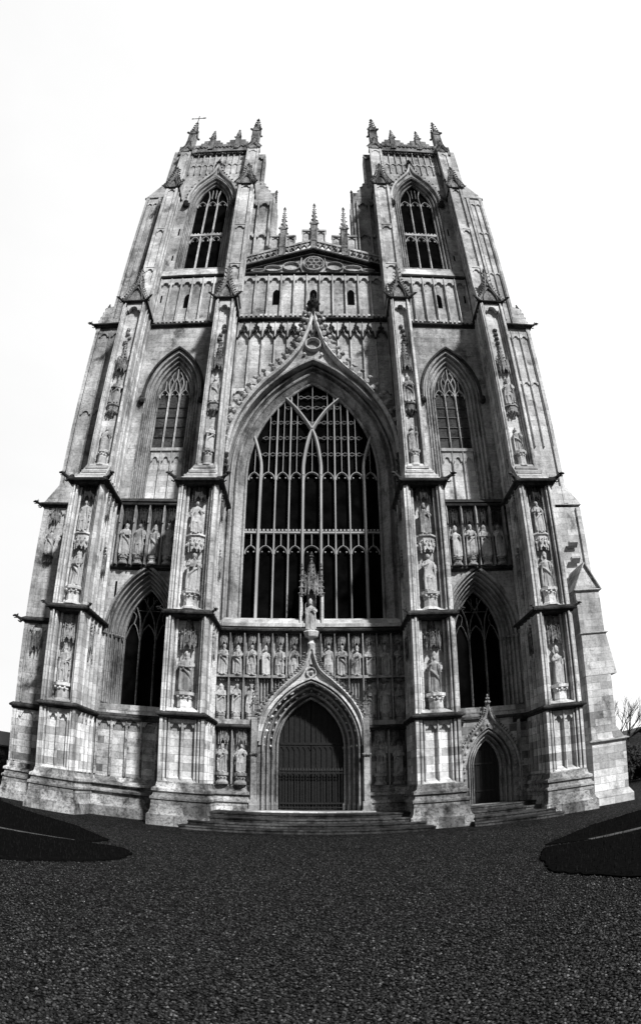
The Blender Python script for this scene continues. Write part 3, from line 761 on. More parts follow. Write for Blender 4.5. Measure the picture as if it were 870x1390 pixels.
    for px in pin:
        g = MB(); pinnacle(g, px, WY - .02, pz - .1, .2, 1.6, 1.4, .11); g.build('pinnacle', M['carved'], T)
    for xx, yy2 in ((sg * 4.62, 2.9), (sg * 9.75, 2.9), (sg * 4.75, 8.8), (sg * 9.95, 8.8)):
        g = MB(); pinnacle(g, xx, yy2, pz - .1, .32, 3.1, 2.1, .16); g.build('pinnacle', M['carved'], T)
    # ---- inner side buttresses, above the nave roof
    for yq in (3.3, 7.6):
        b_ = MB(); c = MB()
        xi0, xi1 = P(2.75, 4.75)
        for k in range(5): b_.blob(sg * (2.75 + .2 * k), yq + .05, 38.25 + .45 * k, .11); b_.blob(sg * 3.75, yq, 40.6 + k * .8, .09)
        b_.box(xi0, xi1, yq, yq + 1.2, 26, 38.1)
        b_.prism([(sg * 4.8, 38.1), (sg * 2.7, 38.1), (sg * 3.7, 40.4), (sg * 4.8, 40.4)], yq - .01, yq + 1.21)
        xi2, xi3 = P(3.75, 4.75); b_.box(xi2, xi3, yq + .1, yq + 1.1, 39, 44.4)
        b_.M = face_M(-sg, sg * 2.75, yq)
        panels(b_, .08, 1.12, 30.5, 37.6, 2, 0, .24, .13, .5, .5, (34.,))
        for dd in (.0, 1.2): b_.ngon(dd, 0, [(27, .11), (37.9, .11), (38.9, .01)], 6)
        b_.M = None
        a_, c_ = P(2.95, 4.6); panels(b_, a_, c_, 31, 37.6, 2, yq, .26, .16, .5, .6, (34.,))
        a_, c_ = P(3.8, 4.7); panels(b_, a_, c_, 40, 43.8, 1, yq + .1, .2, .14, .5, .4)
        I = b_.build('inner_buttress', M['ashlar'], T)
        c.M = face_M(-sg, sg * 2.72, yq); gablet(c, .6, 0, .58, 38.0, 1.7, .1, .09, .5); c.M = None
        c.build('gablet', M['carved'], I)
    return T
TW = {s: tower(s) for s in (-1, 1)}
g = MB(); g.tube([(-9.75, 2.9, 49.0), (-9.75, 2.9, 50.6)], .035); g.box(-10.1, -9.4, 2.88, 2.92, 50.15, 50.22); g.prism([(-10.35, 50.1), (-10.1, 50.2), (-10.35, 50.3)], 2.88, 2.92)
g.prism([(-9.4, 50.1), (-9.4, 50.3), (-9.15, 50.3), (-9.15, 50.1)], 2.89, 2.91)
g.build('weather_vane', M['iron'], CH)

# nave front ---------------------------------------------------------------
GW = dict(w=3.15, zb=9.05, zs=16.3, za=21.8); GY = WY + .95
PO = dict(w=1.36, zb=.7, zs=3.45, za=5.54)
m = MB()
WY2 = WY + .12
wall(m, -4.8, 4.8, 0, 29.6, WY2, WY2 + .6, [(0, PO['w'], PO['zb'], PO['zs'], PO['za'], .72), (0.04, GW['w'], GW['zb'] - .3, GW['zs'], GW['za'], .98)])
m.prism([(-4.5, 29.55), (4.5, 29.55), (4.5, 29.9), (0, 31.5), (-4.5, 29.9)], WY2 + .02, WY2 + .6)
m.box(-4.6, 4.6, 4.4, 5.2, 0, 30.)
NW = m.build('nave_wall', M['ashlar'], CH)
r = MB(); r.prism([(-4.7, 29.6), (0, 31.3), (4.7, 29.6)], 4.9, 40); r.build('roof', M['slate'], CH)
m = MB()
for sg in (-1, 1):
    a, b = sorted((sg * 2.3, sg * 3.95)); plinth_loft(m, a, b, WY - .05, WY2 + .05, 1.6, (0, 0)); m.flush('plinth', M['plinth'], CH)
# panelling of the nave wall
m = MB()
panels(m, -4.1, 4.14, 25.85, 29.35, 11, WY2, .2, .11, .55, .6)
cresting(m, -4.1, 4.1, WY - .1, 25.86, 30, .13)
# lower tall panels only above the hood
xs = [-4.1 + .685 * i for i in range(13)]
HOOD = curve([(-4.18, 16.9), (-4.02, 18.4), (-3.52, 19.8), (-2.62, 21.2), (-1.55, 22.35), (-.72, 23.6), (-.28, 24.9), (0, 26.3)], 6)
def hood_z(x):
    x = -abs(x)
    for (xa_, za_), (xb_, zb_) in zip(HOOD, HOOD[1:]):
        if xa_ <= x <= xb_: return za_ + (zb_ - za_) * (x - xa_) / max(1e-6, xb_ - xa_)
    return 19.5
for x in xs:
    zb = max(19.6, hood_z(x - .04) - .02)
    if zb > 25.3: continue
    m.prism_bar(x, .09, WY2 - .16, WY2, zb, 25.55)
for a, b in zip(xs, xs[1:]):
    head_plate(m, a + .03, b - .03, 24.7, 25.55, WY2 - .12, WY2 + .01, .6, .6)
    if abs((a + b) / 2) > 3.3: head_plate(m, a + .03, b - .03, 20.5, 20.95, WY2 - .12, WY2 + .01, .5, .3)
m.build('blind_arcade', M['clean'], NW)
m = MB()
for a, b in zip(xs, xs[1:]):
    c = (a + b) / 2; w_ = (b - a) / 2
    bar(m, curve([(a + .03, 24.3), (a + .12, 24.65), (c - .06, 24.85), (c, 25.35)], 3), .06, WY2 - .26, WY2 - .1)
    bar(m, curve([(b - .03, 24.3), (b - .12, 24.65), (c + .06, 24.85), (c, 25.35)], 3), .06, WY2 - .26, WY2 - .1)
    for dx, dz in ((-.18, 24.75), (.18, 24.75), (-.1, 25.05), (.1, 25.05), (0, 25.4)): m.blob(c + dx, WY2 - .2, dz, .075)
    m.blob(a, WY2 - .2, 24.3, .09)
m.build('cusped_frieze', M['soot'], NW)
for x in (-2.1, .04, 2.2):
    g = MB(); g.prism(arch_path(x, .2, 27.0, 27.9, 28.2, 0, 5), WY2 - .03, WY2 + .05); g.build('small_window', M['glass'], NW)
s = MB()
sc = lambda: s.flush('string_course', M['soot'], NW)
string(s, -4.15, 4.15, WY, 25.7, .2, .3, WY2 + .05); sc(); string(s, -4.15, 4.15, WY, 29.45, .16, .22, WY2 + .05); sc()
string(s, -3.95, 3.95, WY - .1, 8.36, .22, .3, WY2 + .05); sc()
for sg in (-1, 1):
    a, b = sorted((sg * 2.38, sg * 3.95)); string(s, a, b, WY - .15, 4.2, .18, .24, WY2 + .05); sc()
for sg in (-1, 1):
    bar(s, [(sg * 4.4, 30.0), (0, 31.62)][::sg], .3, WY - .22, WY2 + .3)
    bar(s, [(sg * 4.4, 29.72), (0, 31.3)][::sg], .12, WY - .05, WY2 + .1)
s.build('raking_cornice', M['soot'], NW)
# pediment tracery
m = MB()
def ring(mb, cx, cz, rx, rz, w, y0, y1, n=16):
    bar(mb, [(cx + rx * math.cos(2 * PI * k / n), cz + rz * math.sin(2 * PI * k / n)) for k in range(n + 1)], w, y0, y1)
ring(m, 0.04, 30.42, .62, .62, .09, WY2 - .15, WY2 + .04)
for k in range(6):
    a = k * PI / 3; ring(m, .04 + .33 * math.cos(a), 30.42 + .33 * math.sin(a), .2, .2, .06, WY2 - .12, WY2 + .04, 8)
for sg in (-1, 1):
    ring(m, sg * 1.3, 30.2, .5, .36, .08, WY2 - .13, WY2 + .04); ring(m, sg * 2.4, 30.02, .52, .25, .08, WY2 - .13, WY2 + .04); ring(m, sg * 3.3, 29.85, .4, .13, .07, WY2 - .13, WY2 + .04)
    bar(m, [(sg * .6, 29.6), (sg * .8, 30.2), (sg * .7, 31.0)], .05, WY2 - .1, WY2 + .02)
m.build('pediment_tracery', M['clean'], NW)
# raking parapet with stepped merlons
p = MB()
def gz(x): return 31.55 - abs(x) * .37
K = 22
for i in range(K):
    xa = -4.1 + 8.2 * i / K; xb = -4.1 + 8.2 * (i + 1) / K; xm = (xa + xb) / 2
    za = gz(xa); zb_ = gz(xb)
    for o0, o1, yA in ((.1, .28, WY - .14), (.85, 1.02, WY - .16)):
        p.loft([[(xa, yA, za + o0), (xb, yA, zb_ + o0), (xb, WY + .2, zb_ + o0), (xa, WY + .2, za + o0)], [(xa, yA, za + o1), (xb, yA, zb_ + o1), (xb, WY + .2, zb_ + o1), (xa, WY + .2, za + o1)]])
    p.prism_bar(xa, .08, WY - .14, WY + .16, za + .2, za + .9)
    head_plate(p, xa + .03, xb - .03, gz(xm) + .5, gz(xm) + .9, WY - .08, WY + .12, .5, .25)
for c, zt, hw in ((0.04, 33.55, .74), (-1.9, 33.0, .78), (1.95, 33.0, .78)):
    for sg in (-1, 1):
        a, b = sorted((c + sg * .18, c + sg * hw))
        p.box(a, b, WY + .02, WY + .18, gz(c) + .8, zt)
        p.box(a - .03, b + .03, WY - .12, WY + .2, zt - .1, zt + .04)
        for e in (a, b - .08): p.box(e, e + .08, WY - .08, WY + .03, gz(c) + .9, zt - .08)
        head_plate(p, a + .07, b - .07, zt - .35, zt - .1, WY - .05, WY + .03, .5, .2)
p.build('parapet', M['ashlar'], NW)
for c, zt, tip in ((0.04, 33.7, 36.3), (-1.9, 33.2, 35.9), (1.95, 33.2, 35.9)):
    g = MB(); pinnacle(g, c, WY - .04, gz(c) + .1, .21, zt - gz(c) + .3, tip - zt - .3, .1); g.build('pinnacle', M['carved'], NW)

# great window --------------------------------------------------------------
gx = .04
m = MB(); frame(m, gx, GW['w'], GW['zb'] - .3, GW['zs'], GW['za'], [(0, GY), (.0, GY - .12), (.05, GY - .16), (.10, GY - .14), (.12, GY - .06), (.38, GY - .34), (.40, GY - .42), (.47, GY - .46), (.53, GY - .42), (.55, GY - .30), (.62, GY - .28), (.68, GY - .40), (.70, GY - .52), (.76, GY - .56), (.80, GY - .5), (.82, GY - .38), (.87, GY - .42), (.90, WY2 - .12), (.98, WY2 - .14), (1.0, WY2)], 26)
m.prism_x([(WY2 - .2, 8.5), (WY2 - .2, 8.66), (WY2 + .1, 8.8), (WY2 + .1, 8.86), (GY - .1, 9.08), (GY + .1, 9.08), (GY + .1, 8.5)], gx - 4.12, gx + 4.12)
W = m.build('great_window', M['jamb'], CH)
m = MB(); m.prism_x([(WY2 - .34, 8.52), (WY2 - .36, 8.66), (WY2 - .24, 8.72), (WY2 - .2, 8.86), (WY2 - .05, 8.9), (WY2 + .1, 9.0), (GY - .16, 9.07), (GY + .1, 9.07), (GY + .1, 8.52)], gx - 3.8, gx + 3.8); m.build('sill', M['clean'], W)
t = MB(); yy = GY
mull = [-2.47, -1.74, -1.07, -.41, .45, 1.13, 1.82, 2.55]
edges = [gx - 3.15] + mull + [gx + 3.15]
major = {-2.47, -.41, .45, 2.55}
for x in mull:
    top = arch_z(gx, 3.15, 16.3, 21.8, 0, x)
    mj = x in major
    bar(t, [(x, 9.05), (x, 16.4 if mj else top)], .14 if mj else .085, yy - (.22 if mj else .13), yy + .1)
for a, b in zip(edges, edges[1:]):
    c = (a + b) / 2; w_ = (b - a) / 2 - .04
    for zs_ in (12.25, 16.1):
        bar(t, arch_path(c, w_, zs_, zs_, zs_ + .42, 0, 5, False), .065, yy - .09, yy + .06)
        for q in (-1, 1): t.blob(c + q * w_ * .5, yy, zs_ + .12, .045)
    bar(t, [(c, 12.65), (c, 13.3)], .05, yy - .07, yy + .05)
    t.box(a, b, yy - .1, yy + .08, 13.28, 13.36)
    for k in range(4): t.box(a + (b - a) * (k + .15) / 4, a + (b - a) * (k + .7) / 4, yy - .12, yy + .05, 13.38, 13.47)
# upper half mullions and quatrefoil tiers
halfs = [(a + b) / 2 for a, b in zip(edges, edges[1:])]
for c in halfs:
    top = arch_z(gx, 3.15, 16.3, 21.8, 0, c)
    if top > 16.8: bar(t, [(c, 16.55), (c, top)], .035, yy - .08, yy + .05)
for zt in (17.55, 18.5, 19.42, 20.35, 21.0):
    lim = 3.15
    cells = sorted(edges + halfs)
    for a, b in zip(cells, cells[1:]):
        c = (a + b) / 2; w_ = (b - a) / 2
        if arch_z(gx, 3.15, 16.3, 21.8, 0, c + math.copysign(w_, c)) < zt + .1: continue
        bar(t, [(a, zt), (c, zt + .1), (b, zt)], .02, yy - .03, yy + .04)
        bar(t, [(a, zt), (c, zt - .1), (b, zt)], .02, yy - .03, yy + .04)
# great intersecting curves
for sg in (-1, 1):
    bar(t, curve([(sg * .43 + .02, 16.3), (sg * .40 + .02, 17.2), (sg * .1 + .02, 18.7), (-sg * .62, 20.0), (-sg * 1.38 + .04, 20.86)], 6)[::1], .17, yy - .24, yy + .1)
    bar(t, curve([(sg * 2.5 + .04, 16.3), (sg * 2.55 + .04, 17.2), (sg * 2.9 + .04, 18.5)], 6), .15, yy - .2, yy + .1)
t.build('tracery', M['mullion'], W)
g = MB(); g.prism(arch_path(gx, 3.15, 9.0, GW['zs'], GW['za'], .03, 16), yy + .11, yy + .2); g.build('glass', M['glass'], W)
h = MB()
op = curve([(-4.18, 16.9), (-4.02, 18.4), (-3.52, 19.8), (-2.62, 21.2), (-1.55, 22.35), (-.72, 23.6), (-.28, 24.9), (0, 26.3)], 6)
full = [(gx + a, b) for a, b in op] + [(gx - a, b) for a, b in op[:-1]][::-1]
sweep(h, full, [(-.1, WY2), (-.1, WY2 - .3), (0, WY2 - .4), (.09, WY2 - .3), (.1, WY2)])
ring(h, gx, 23.85, .4, .4, .09, WY2 - .26, WY2 + .02, 14)
for q in (-1, 1): h.blob(gx + q * .45, WY2 - .1, 23.2, .1)
h.build('hood_mould', M['clean'], W)
c = MB()
for i in range(2, len(op) - 2, 2):
    p0, p1 = Vector(op[i - 1]), Vector(op[i + 1]); d_ = (p1 - p0).normalized()
    for q in (-1, 1): crocket(c, gx + q * -op[i][0], WY2 - .3, op[i][1], .235, q * d_.y, abs(d_.x)); c.flush('crocket', M['statue'], W)
for q in (-1, 1):
    for k in range(3): c.blob(gx + q * (4.2 - .02 * k), WY2 - .25, 16.9 - .35 * k, .22)
    c.flush('label_stop', M['soot'], W)
c = MB(); c.ngon(gx, WY2 - .35, [(25.9, .08), (26.3, .12), (26.45, .26), (26.6, .34), (26.75, .36), (26.8, .26), (26.95, .2)], 8)
for k in range(8): c.blob(gx + .3 * math.cos(k * PI / 4), WY2 - .35 + .3 * math.sin(k * PI / 4), 26.7, .1)
finial(c, gx, WY2 - .35, 27.0, .3)
c.build('finial', M['soot'], W)

# statue rows around the portal ---------------------------------------------
r = MB(); cn = MB(); cl = MB()
xsA = [3.7, 3.07, 2.47, 1.88, 1.29, .72]; shA = [4.0 - .02, 3.38, 2.77, 2.18, 1.59, 1.0, .42]
for sg in (-1, 1):
    for i, x in enumerate(shA):
        zb = 4.5 if i < 4 else (6.1 - .1 * (6 - i) if i < 6 else 7.0)
        zb = {4: 5.6, 5: 6.2, 6: 6.9}.get(i, zb)
        r.prism_bar(sg * x, .08, WY2 - .34, WY2 + .02, zb, 8.22)
    r.box(*sorted((sg * .95, sg * 3.95)), WY2 - .3, WY2 + .01, 6.3, 6.42)
    r.box(*sorted((sg * 2.4, sg * 3.95)), WY2 - .36, WY2 + .01, 4.3, 4.5)
    for i, x in enumerate(xsA):
        canopy(cn, sg * x + .04, WY2, 7.72, .25, .5); cn.flush('canopy', M['carved'], NW)
        STAT.append((sg * x + .04, WY2 - .17, 6.42, 1.3, 'A', i, sg))
        if i < 3:
            xb_ = sg * (x - .02)
            corbel(cl, xb_, WY2, 6.42, .24, .35); cl.flush('corbel', M['carved'], NW); pedestal(cl, xb_, WY2 - .16, 4.5, 4.76, .18); cl.flush('pedestal', M['jamb'], NW)
            STAT.append((xb_, WY2 - .16, 4.76, 1.26, 'B', i, sg))
        else:
            for k in range(4): r.prism_bar(sg * x + .04 + (k - 1.5) * .13, .05, WY2 - .12, WY2 + .02, 5.3 if i == 3 else 5.9, 6.3)
    for i, x in enumerate((3.55, 2.8)):
        pedestal(cl, sg * x, WY2 - .2, 1.76, 2.25, .24); cl.flush('pedestal', M['jamb'], NW); canopy(cn, sg * x, WY2, 3.48, .3, .62); cn.flush('canopy', M['carved'], NW)
        STAT.append((sg * x, WY2 - .2, 2.25, 1.2, 'C', i, sg))
    for x in (2.42, 3.18, 3.9): r.prism_bar(sg * x, .08, WY2 - .3, WY2 + .02, 1.76, 4.1)
r.build('niche_arcade', M['jamb'], NW)

# portal ---------------------------------------------------------------------
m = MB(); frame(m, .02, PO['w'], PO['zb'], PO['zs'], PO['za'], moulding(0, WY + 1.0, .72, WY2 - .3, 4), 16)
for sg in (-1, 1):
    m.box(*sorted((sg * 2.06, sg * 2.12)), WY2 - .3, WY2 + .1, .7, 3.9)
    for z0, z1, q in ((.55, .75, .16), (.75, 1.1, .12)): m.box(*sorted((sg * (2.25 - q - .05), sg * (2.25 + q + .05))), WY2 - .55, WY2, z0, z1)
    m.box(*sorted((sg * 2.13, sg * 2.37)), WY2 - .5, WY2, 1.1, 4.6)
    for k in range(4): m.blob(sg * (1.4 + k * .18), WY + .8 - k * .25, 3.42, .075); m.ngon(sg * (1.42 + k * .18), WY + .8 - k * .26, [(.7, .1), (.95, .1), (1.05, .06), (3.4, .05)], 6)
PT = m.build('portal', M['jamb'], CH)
h = MB()
op = curve([(-2.14, 3.6), (-2.12, 4.15), (-1.95, 4.85), (-1.5, 5.55), (-.9, 6.15), (-.38, 6.62), (-.14, 7.15), (0, 7.8)], 5)
full = [(a + .03, b) for a, b in op] + [(.03 - a, b) for a, b in op[:-1]][::-1]
sweep(h, full, [(-.07, WY2), (-.07, WY2 - .42), (0, WY2 - .5), (.07, WY2 - .42), (.08, WY2)])
ia = arch_path(.03, 1.36, 3.45, 3.45, 5.54, .72, 12, False)
sweep(h, ia, [(-.05, WY2 - .2), (-.04, WY2 - .38), (.04, WY2 - .38), (.05, WY2 - .2)])
poly = [p for p in full if p[1] > 4.6]
h.grid([[(.03 + s_ * (a - .03), WY2 - .26, min(b, 99)) for a, b in [q for q in op if q[1] > 4.2]] for s_ in (1,)] * 1 + [[(x, WY2 - .26, arch_z(.03, 1.36, 3.45, 5.54, .72, x) if abs(x) < 2.05 else 3.6) for x in [q[0] for q in op if q[1] > 4.2]]])
h.grid([[(.06 - a, WY2 - .26, b) for a, b in [q for q in op if q[1] > 4.2]]] + [[(.06 - x, WY2 - .26, arch_z(.03, 1.36, 3.45, 5.54, .72, x) if abs(x) < 2.05 else 3.6) for x in [q[0] for q in op if q[1] > 4.2]]])
ring(h, .03, 6.55, .2, .2, .07, WY2 - .36, WY2 - .2, 12); h.blob(.03, WY2 - .32, 6.55, .09)
h.ngon(.03, WY2 - .4, [(7.5, .1), (7.75, .16), (7.85, .1), (8.0, .1), (8.05, .28), (8.25, .34), (8.3, .3)], 8)
h.prism_bar(.03, .3, WY2 - .32, WY2, 6.9, 8.3)
c = MB()
for i in range(2, len(op) - 4):
    p0, p1 = Vector(op[i - 1]), Vector(op[i + 1]); d_ = (p1 - p0).normalized()
    for q in (-1, 1): crocket(c, .03 + q * -op[i][0], WY2 - .42, op[i][1], .1, q * d_.y, d_.x); c.flush('crocket', M['carved'], PT)
for i, (x, z) in enumerate(arch_path(.03, 1.36, 3.45, 3.45, 5.54, .57, 11, False)):
    c.blob(x, WY2 - .2, z, .09, 1.2, .5, .8, .5)
for i, (x, z) in enumerate(arch_path(.03, 1.36, 3.45, 3.45, 5.54, .3, 9, False)):
    c.blob(x, WY + .45, z, .06)
h.merge(c); h.build('ogee_gable', M['clean'], PT)
for sg in (-1, 1):
    c = MB()
    for k in range(3): c.blob(sg * 2.25 + (k - 1) * .1, WY2 - .5, 3.05, .09)
    c.build('boss', M['carved'], PT)
for sg in (-1, 1):
    g = MB(); pinnacle(g, sg * 2.25, WY2 - .28, 4.4, .11, .8, 1.0, .06); g.build('pinnacle', M['carved'], PT)
# doors: two oak leaves with panelled tracery and an iron grille in front
dy = WY + 1.02
for sg in (-1, 1):
    d = MB(); w = PO['w']
    n = 8; cols = []
    xs_ = [sg * (.02 + (w - .04) * i / n) + .02 for i in range(n + 1)]
    if sg < 0: xs_ = xs_[::-1]
    d.grid([[(x, dy, .74) for x in xs_], [(x, dy, arch_z(.02, w, 3.45, 5.54, 0, x)) for x in xs_]])
    d.grid([[(x, dy + .1, .74) for x in xs_], [(x, dy + .1, arch_z(.02, w, 3.45, 5.54, 0, x)) for x in xs_]])
    for i in range(1, 6):
        x = .02 + sg * (i * .225); top = arch_z(.02, w, 3.45, 5.54, 0, x) - .05
        d.box(x - .018, x + .018, dy - .05, dy, .74, top)
    for i in range(6):
        x = .02 + sg * (.12 + i * .225)
        for zt in (2.2, 3.3): head_plate(d, x - .1, x + .1, zt, zt + .22, dy - .04, dy, .4, .16, 6)
    for z in (.95, 2.42, 3.55): d.box(*sorted((.03, .02 + sg * 1.3)), dy - .07, dy, z, z + .1)
    D = d.build('door', M['wood'], CH)
    k = MB()
    for i in range(11):
        x = .02 + sg * (.07 + i * .12); k.ngon(x, dy - .28, [(.74, .012), (2.44, .012)], 5); k.ngon(x, dy - .28, [(2.44, .03), (2.56, .004)], 5)
    for z in (.8, .98, 2.3, 2.42): k.box(*sorted((.05, .02 + sg * 1.32)), dy - .3, dy - .26, z, z + .035)
    k.build('iron_gate', M['iron'], D)
# steps
for name, rects in (('steps', [(-4.55, 4.35, -1.05), (-4.3, 4.1, -.6), (-4.05, 3.95, -.1), (-3.9, 3.9, .5)]), ('steps', [(5.8, 9.2, -.95), (5.95, 9.1, -.35), (5.95, 9.05, .4), (6.0, 9.0, 1.2)])):
    s = MB()
    for i, (a, b, y) in enumerate(rects):
        if name == 'steps' and a > 0 and y < 0:
            pass
        s.box(a, b, y, WY + .3 if a < 0 else WY - .2 - .003 * i, -.2 if i == 0 else .165 * i - .02, .165 * (i + 1))
        s.box(a - .02, b + .02, y - .03, y + .1, .165 * (i + 1) - .05, .165 * (i + 1) + .003)
    s.build(name, M['step'], CH)
s = MB(); s.box(-2.5, 2.55, 1.7, WY + 1.2, .3, .7); s.build('threshold', M['clean'], CH)

# side door under the right aisle window -------------------------------------
cx = SDOOR['cx']
m = MB(); frame(m, cx, SDOOR['w'], .66, 2.3, 3.45, moulding(0, WY + .6, .42, WY - .05, 3), 12)
m.box(cx - .9, cx + .9, WY - .3, WY + .6, .3, .67)
P2 = m.build('side_portal', M['jamb'], CH)
h = MB()
op = curve([(-1.28, 1.7), (-1.27, 2.4), (-1.05, 3.2), (-.62, 3.8), (-.25, 4.2), (-.08, 4.55), (0, 5.0)], 5)
full = [(cx + a, b) for a, b in op] + [(cx - a, b) for a, b in op[:-1]][::-1]
sweep(h, full, [(-.05, WY), (-.05, WY - .22), (0, WY - .27), (.05, WY - .22), (.06, WY)])
for q in (-1, 1):
    h.grid([[(cx - q * a, WY - .1, b) for a, b in op], [(cx - q * a, WY - .1, (arch_z(0, .57, 2.3, 3.45, .42, a) if abs(a) < .98 else min(b, 2.3))) for a, b in op]])
    h.box(*sorted((cx + q * .99, cx + q * 1.3)), WY - .1, WY, .7, 2.2)
    h.prism_bar(cx + q * 1.34, .12, WY - .28, WY, .6, 4.2)
c = MB()
for i in range(2, len(op) - 3):
    p0, p1 = Vector(op[i - 1]), Vector(op[i + 1]); d_ = (p1 - p0).normalized()
    for q in (-1, 1): crocket(c, cx + q * -op[i][0], WY - .2, op[i][1], .07, q * d_.y, d_.x); c.flush('crocket', M['carved'], P2)
for x, z in arch_path(cx, .57, 1., 2.3, 3.45, .55, 7, True)[1:-1]: c.blob(x, WY - .14, z, .08, 1, .6, 1)
for q in (-1, 1):
    for k in range(5): c.blob(cx + q * 1.12, WY - .14, .9 + k * .3, .07)
h.merge(c); h.build('ogee_gable', M['jamb'], P2)
c = MB(); finial(c, cx, WY - .22, 4.95, .26); c.build('finial', M['carved'], P2)
d = MB(); d.prism(arch_path(cx, .57, .67, 2.3, 3.45, .01, 8), WY + .6, WY + .66)
for i in range(5): d.box(cx - .45 + .2 * i, cx - .42 + .2 * i, WY + .57, WY + .6, .67, 3.0)
D = d.build('side_door', M['wood'], CH)
k = MB()
for z in (1.2, 2.4): k.box(cx - .5, cx + .3, WY + .55, WY + .58, z, z + .06); k.flush('hinge', M['iron'], D)

# centre shaft on the great window: statue on the portal finial and its canopy
g = MB(); canopy(g, .03, WY2 - .15, 9.95, .42, 1.5, 1); 
for q in (-1, 1): spire(g, .03 + q * .42, WY2 - .25, 9.9, .1, 1.4, 6, 5, .06)
g.prism_bar(.03, .4, WY2 - .12, GY, 8.5, 10.6)
g.build('canopy', M['carved'], W)
STAT.append((.03, WY2 - .34, 8.32, 1.45, 'P'))
s = MB(); s.prism_bar(-.42, .16, WY2 - .3, WY2, 8.3, 10.1); s.prism_bar(.48, .16, WY2 - .3, WY2, 8.3, 10.1); s.build('shaft', M['clean'], W)

# low stair turret at the right corner -----------------------------------------
m = MB(); a, b = 11.38, 13.0
for z0, z1, xl, xr, y in ((-.2, .35, a - .12, b + .14, .82), (.35, 2.75, a, b - .02, .98), (2.75, 7.5, a + .02, b - .4, 1.02), (7.5, 9.45, a + .02, b - .44, 1.06)):
    m.box(xl, xr, y, WY + .1, z0, z1)
m.loft([[(a - .12, WY, .35), (a - .12, .82, .35), (b + .14, .82, .35), (b + .14, WY, .35)], [(a, WY, .6), (a, .98, .6), (b, .98, .6), (b, WY, .6)]])
m.loft([[(a, WY, 2.75), (a, .98, 2.75), (b, .98, 2.75), (b, WY, 2.75)], [(a + .03, WY, 3.3), (a + .03, 1.03, 3.3), (b - .38, 1.03, 3.3), (b - .38, WY, 3.3)]])
m.loft([[(a + .01, WY, 5.6), (a + .01, 1.01, 5.6), (b - .1, 1.01, 5.6), (b - .1, WY, 5.6)], [(a + .03, WY, 7.3), (a + .03, 1.03, 7.3), (b - .39, 1.03, 7.3), (b - .39, WY, 7.3)]])
m.prism([(a - .02, 9.45), (b - .4, 9.45), ((a + b) / 2 - .2, 10.6)], 1.06, WY + .1)
T_ = m.build('turret', M['clean'], CH)
s = MB(); [(rect_string(s, *q), s.flush('string_course', M['ashlar'], T_)) for q in ((a, b, .98, WY, 2.75, .12, .16), (a + .02, b - .4, 1.04, WY, 7.45, .08, .12), (a + .02, b - .4, 1.04, WY, 9.4, .08, .1))]
for q in ((a - .06, (a + b) / 2 - .2), (b - .34, (a + b) / 2 - .2)): bar(s, [(q[0], 9.4), (q[1], 10.68)] if q[0] < q[1] else [(q[1], 10.68), (q[0], 9.4)], .12, .95, WY)
s.build('coping', M['ashlar'], T_)
s = MB()
for z in (12.1, 11.3): s.prism_x([(WY - .22, z + .2), (WY - .22, z + .12), (WY, z - .08), (WY, z + .2)], 12.1, 12.55); s.flush('bracket', M['ashlar'], CH)

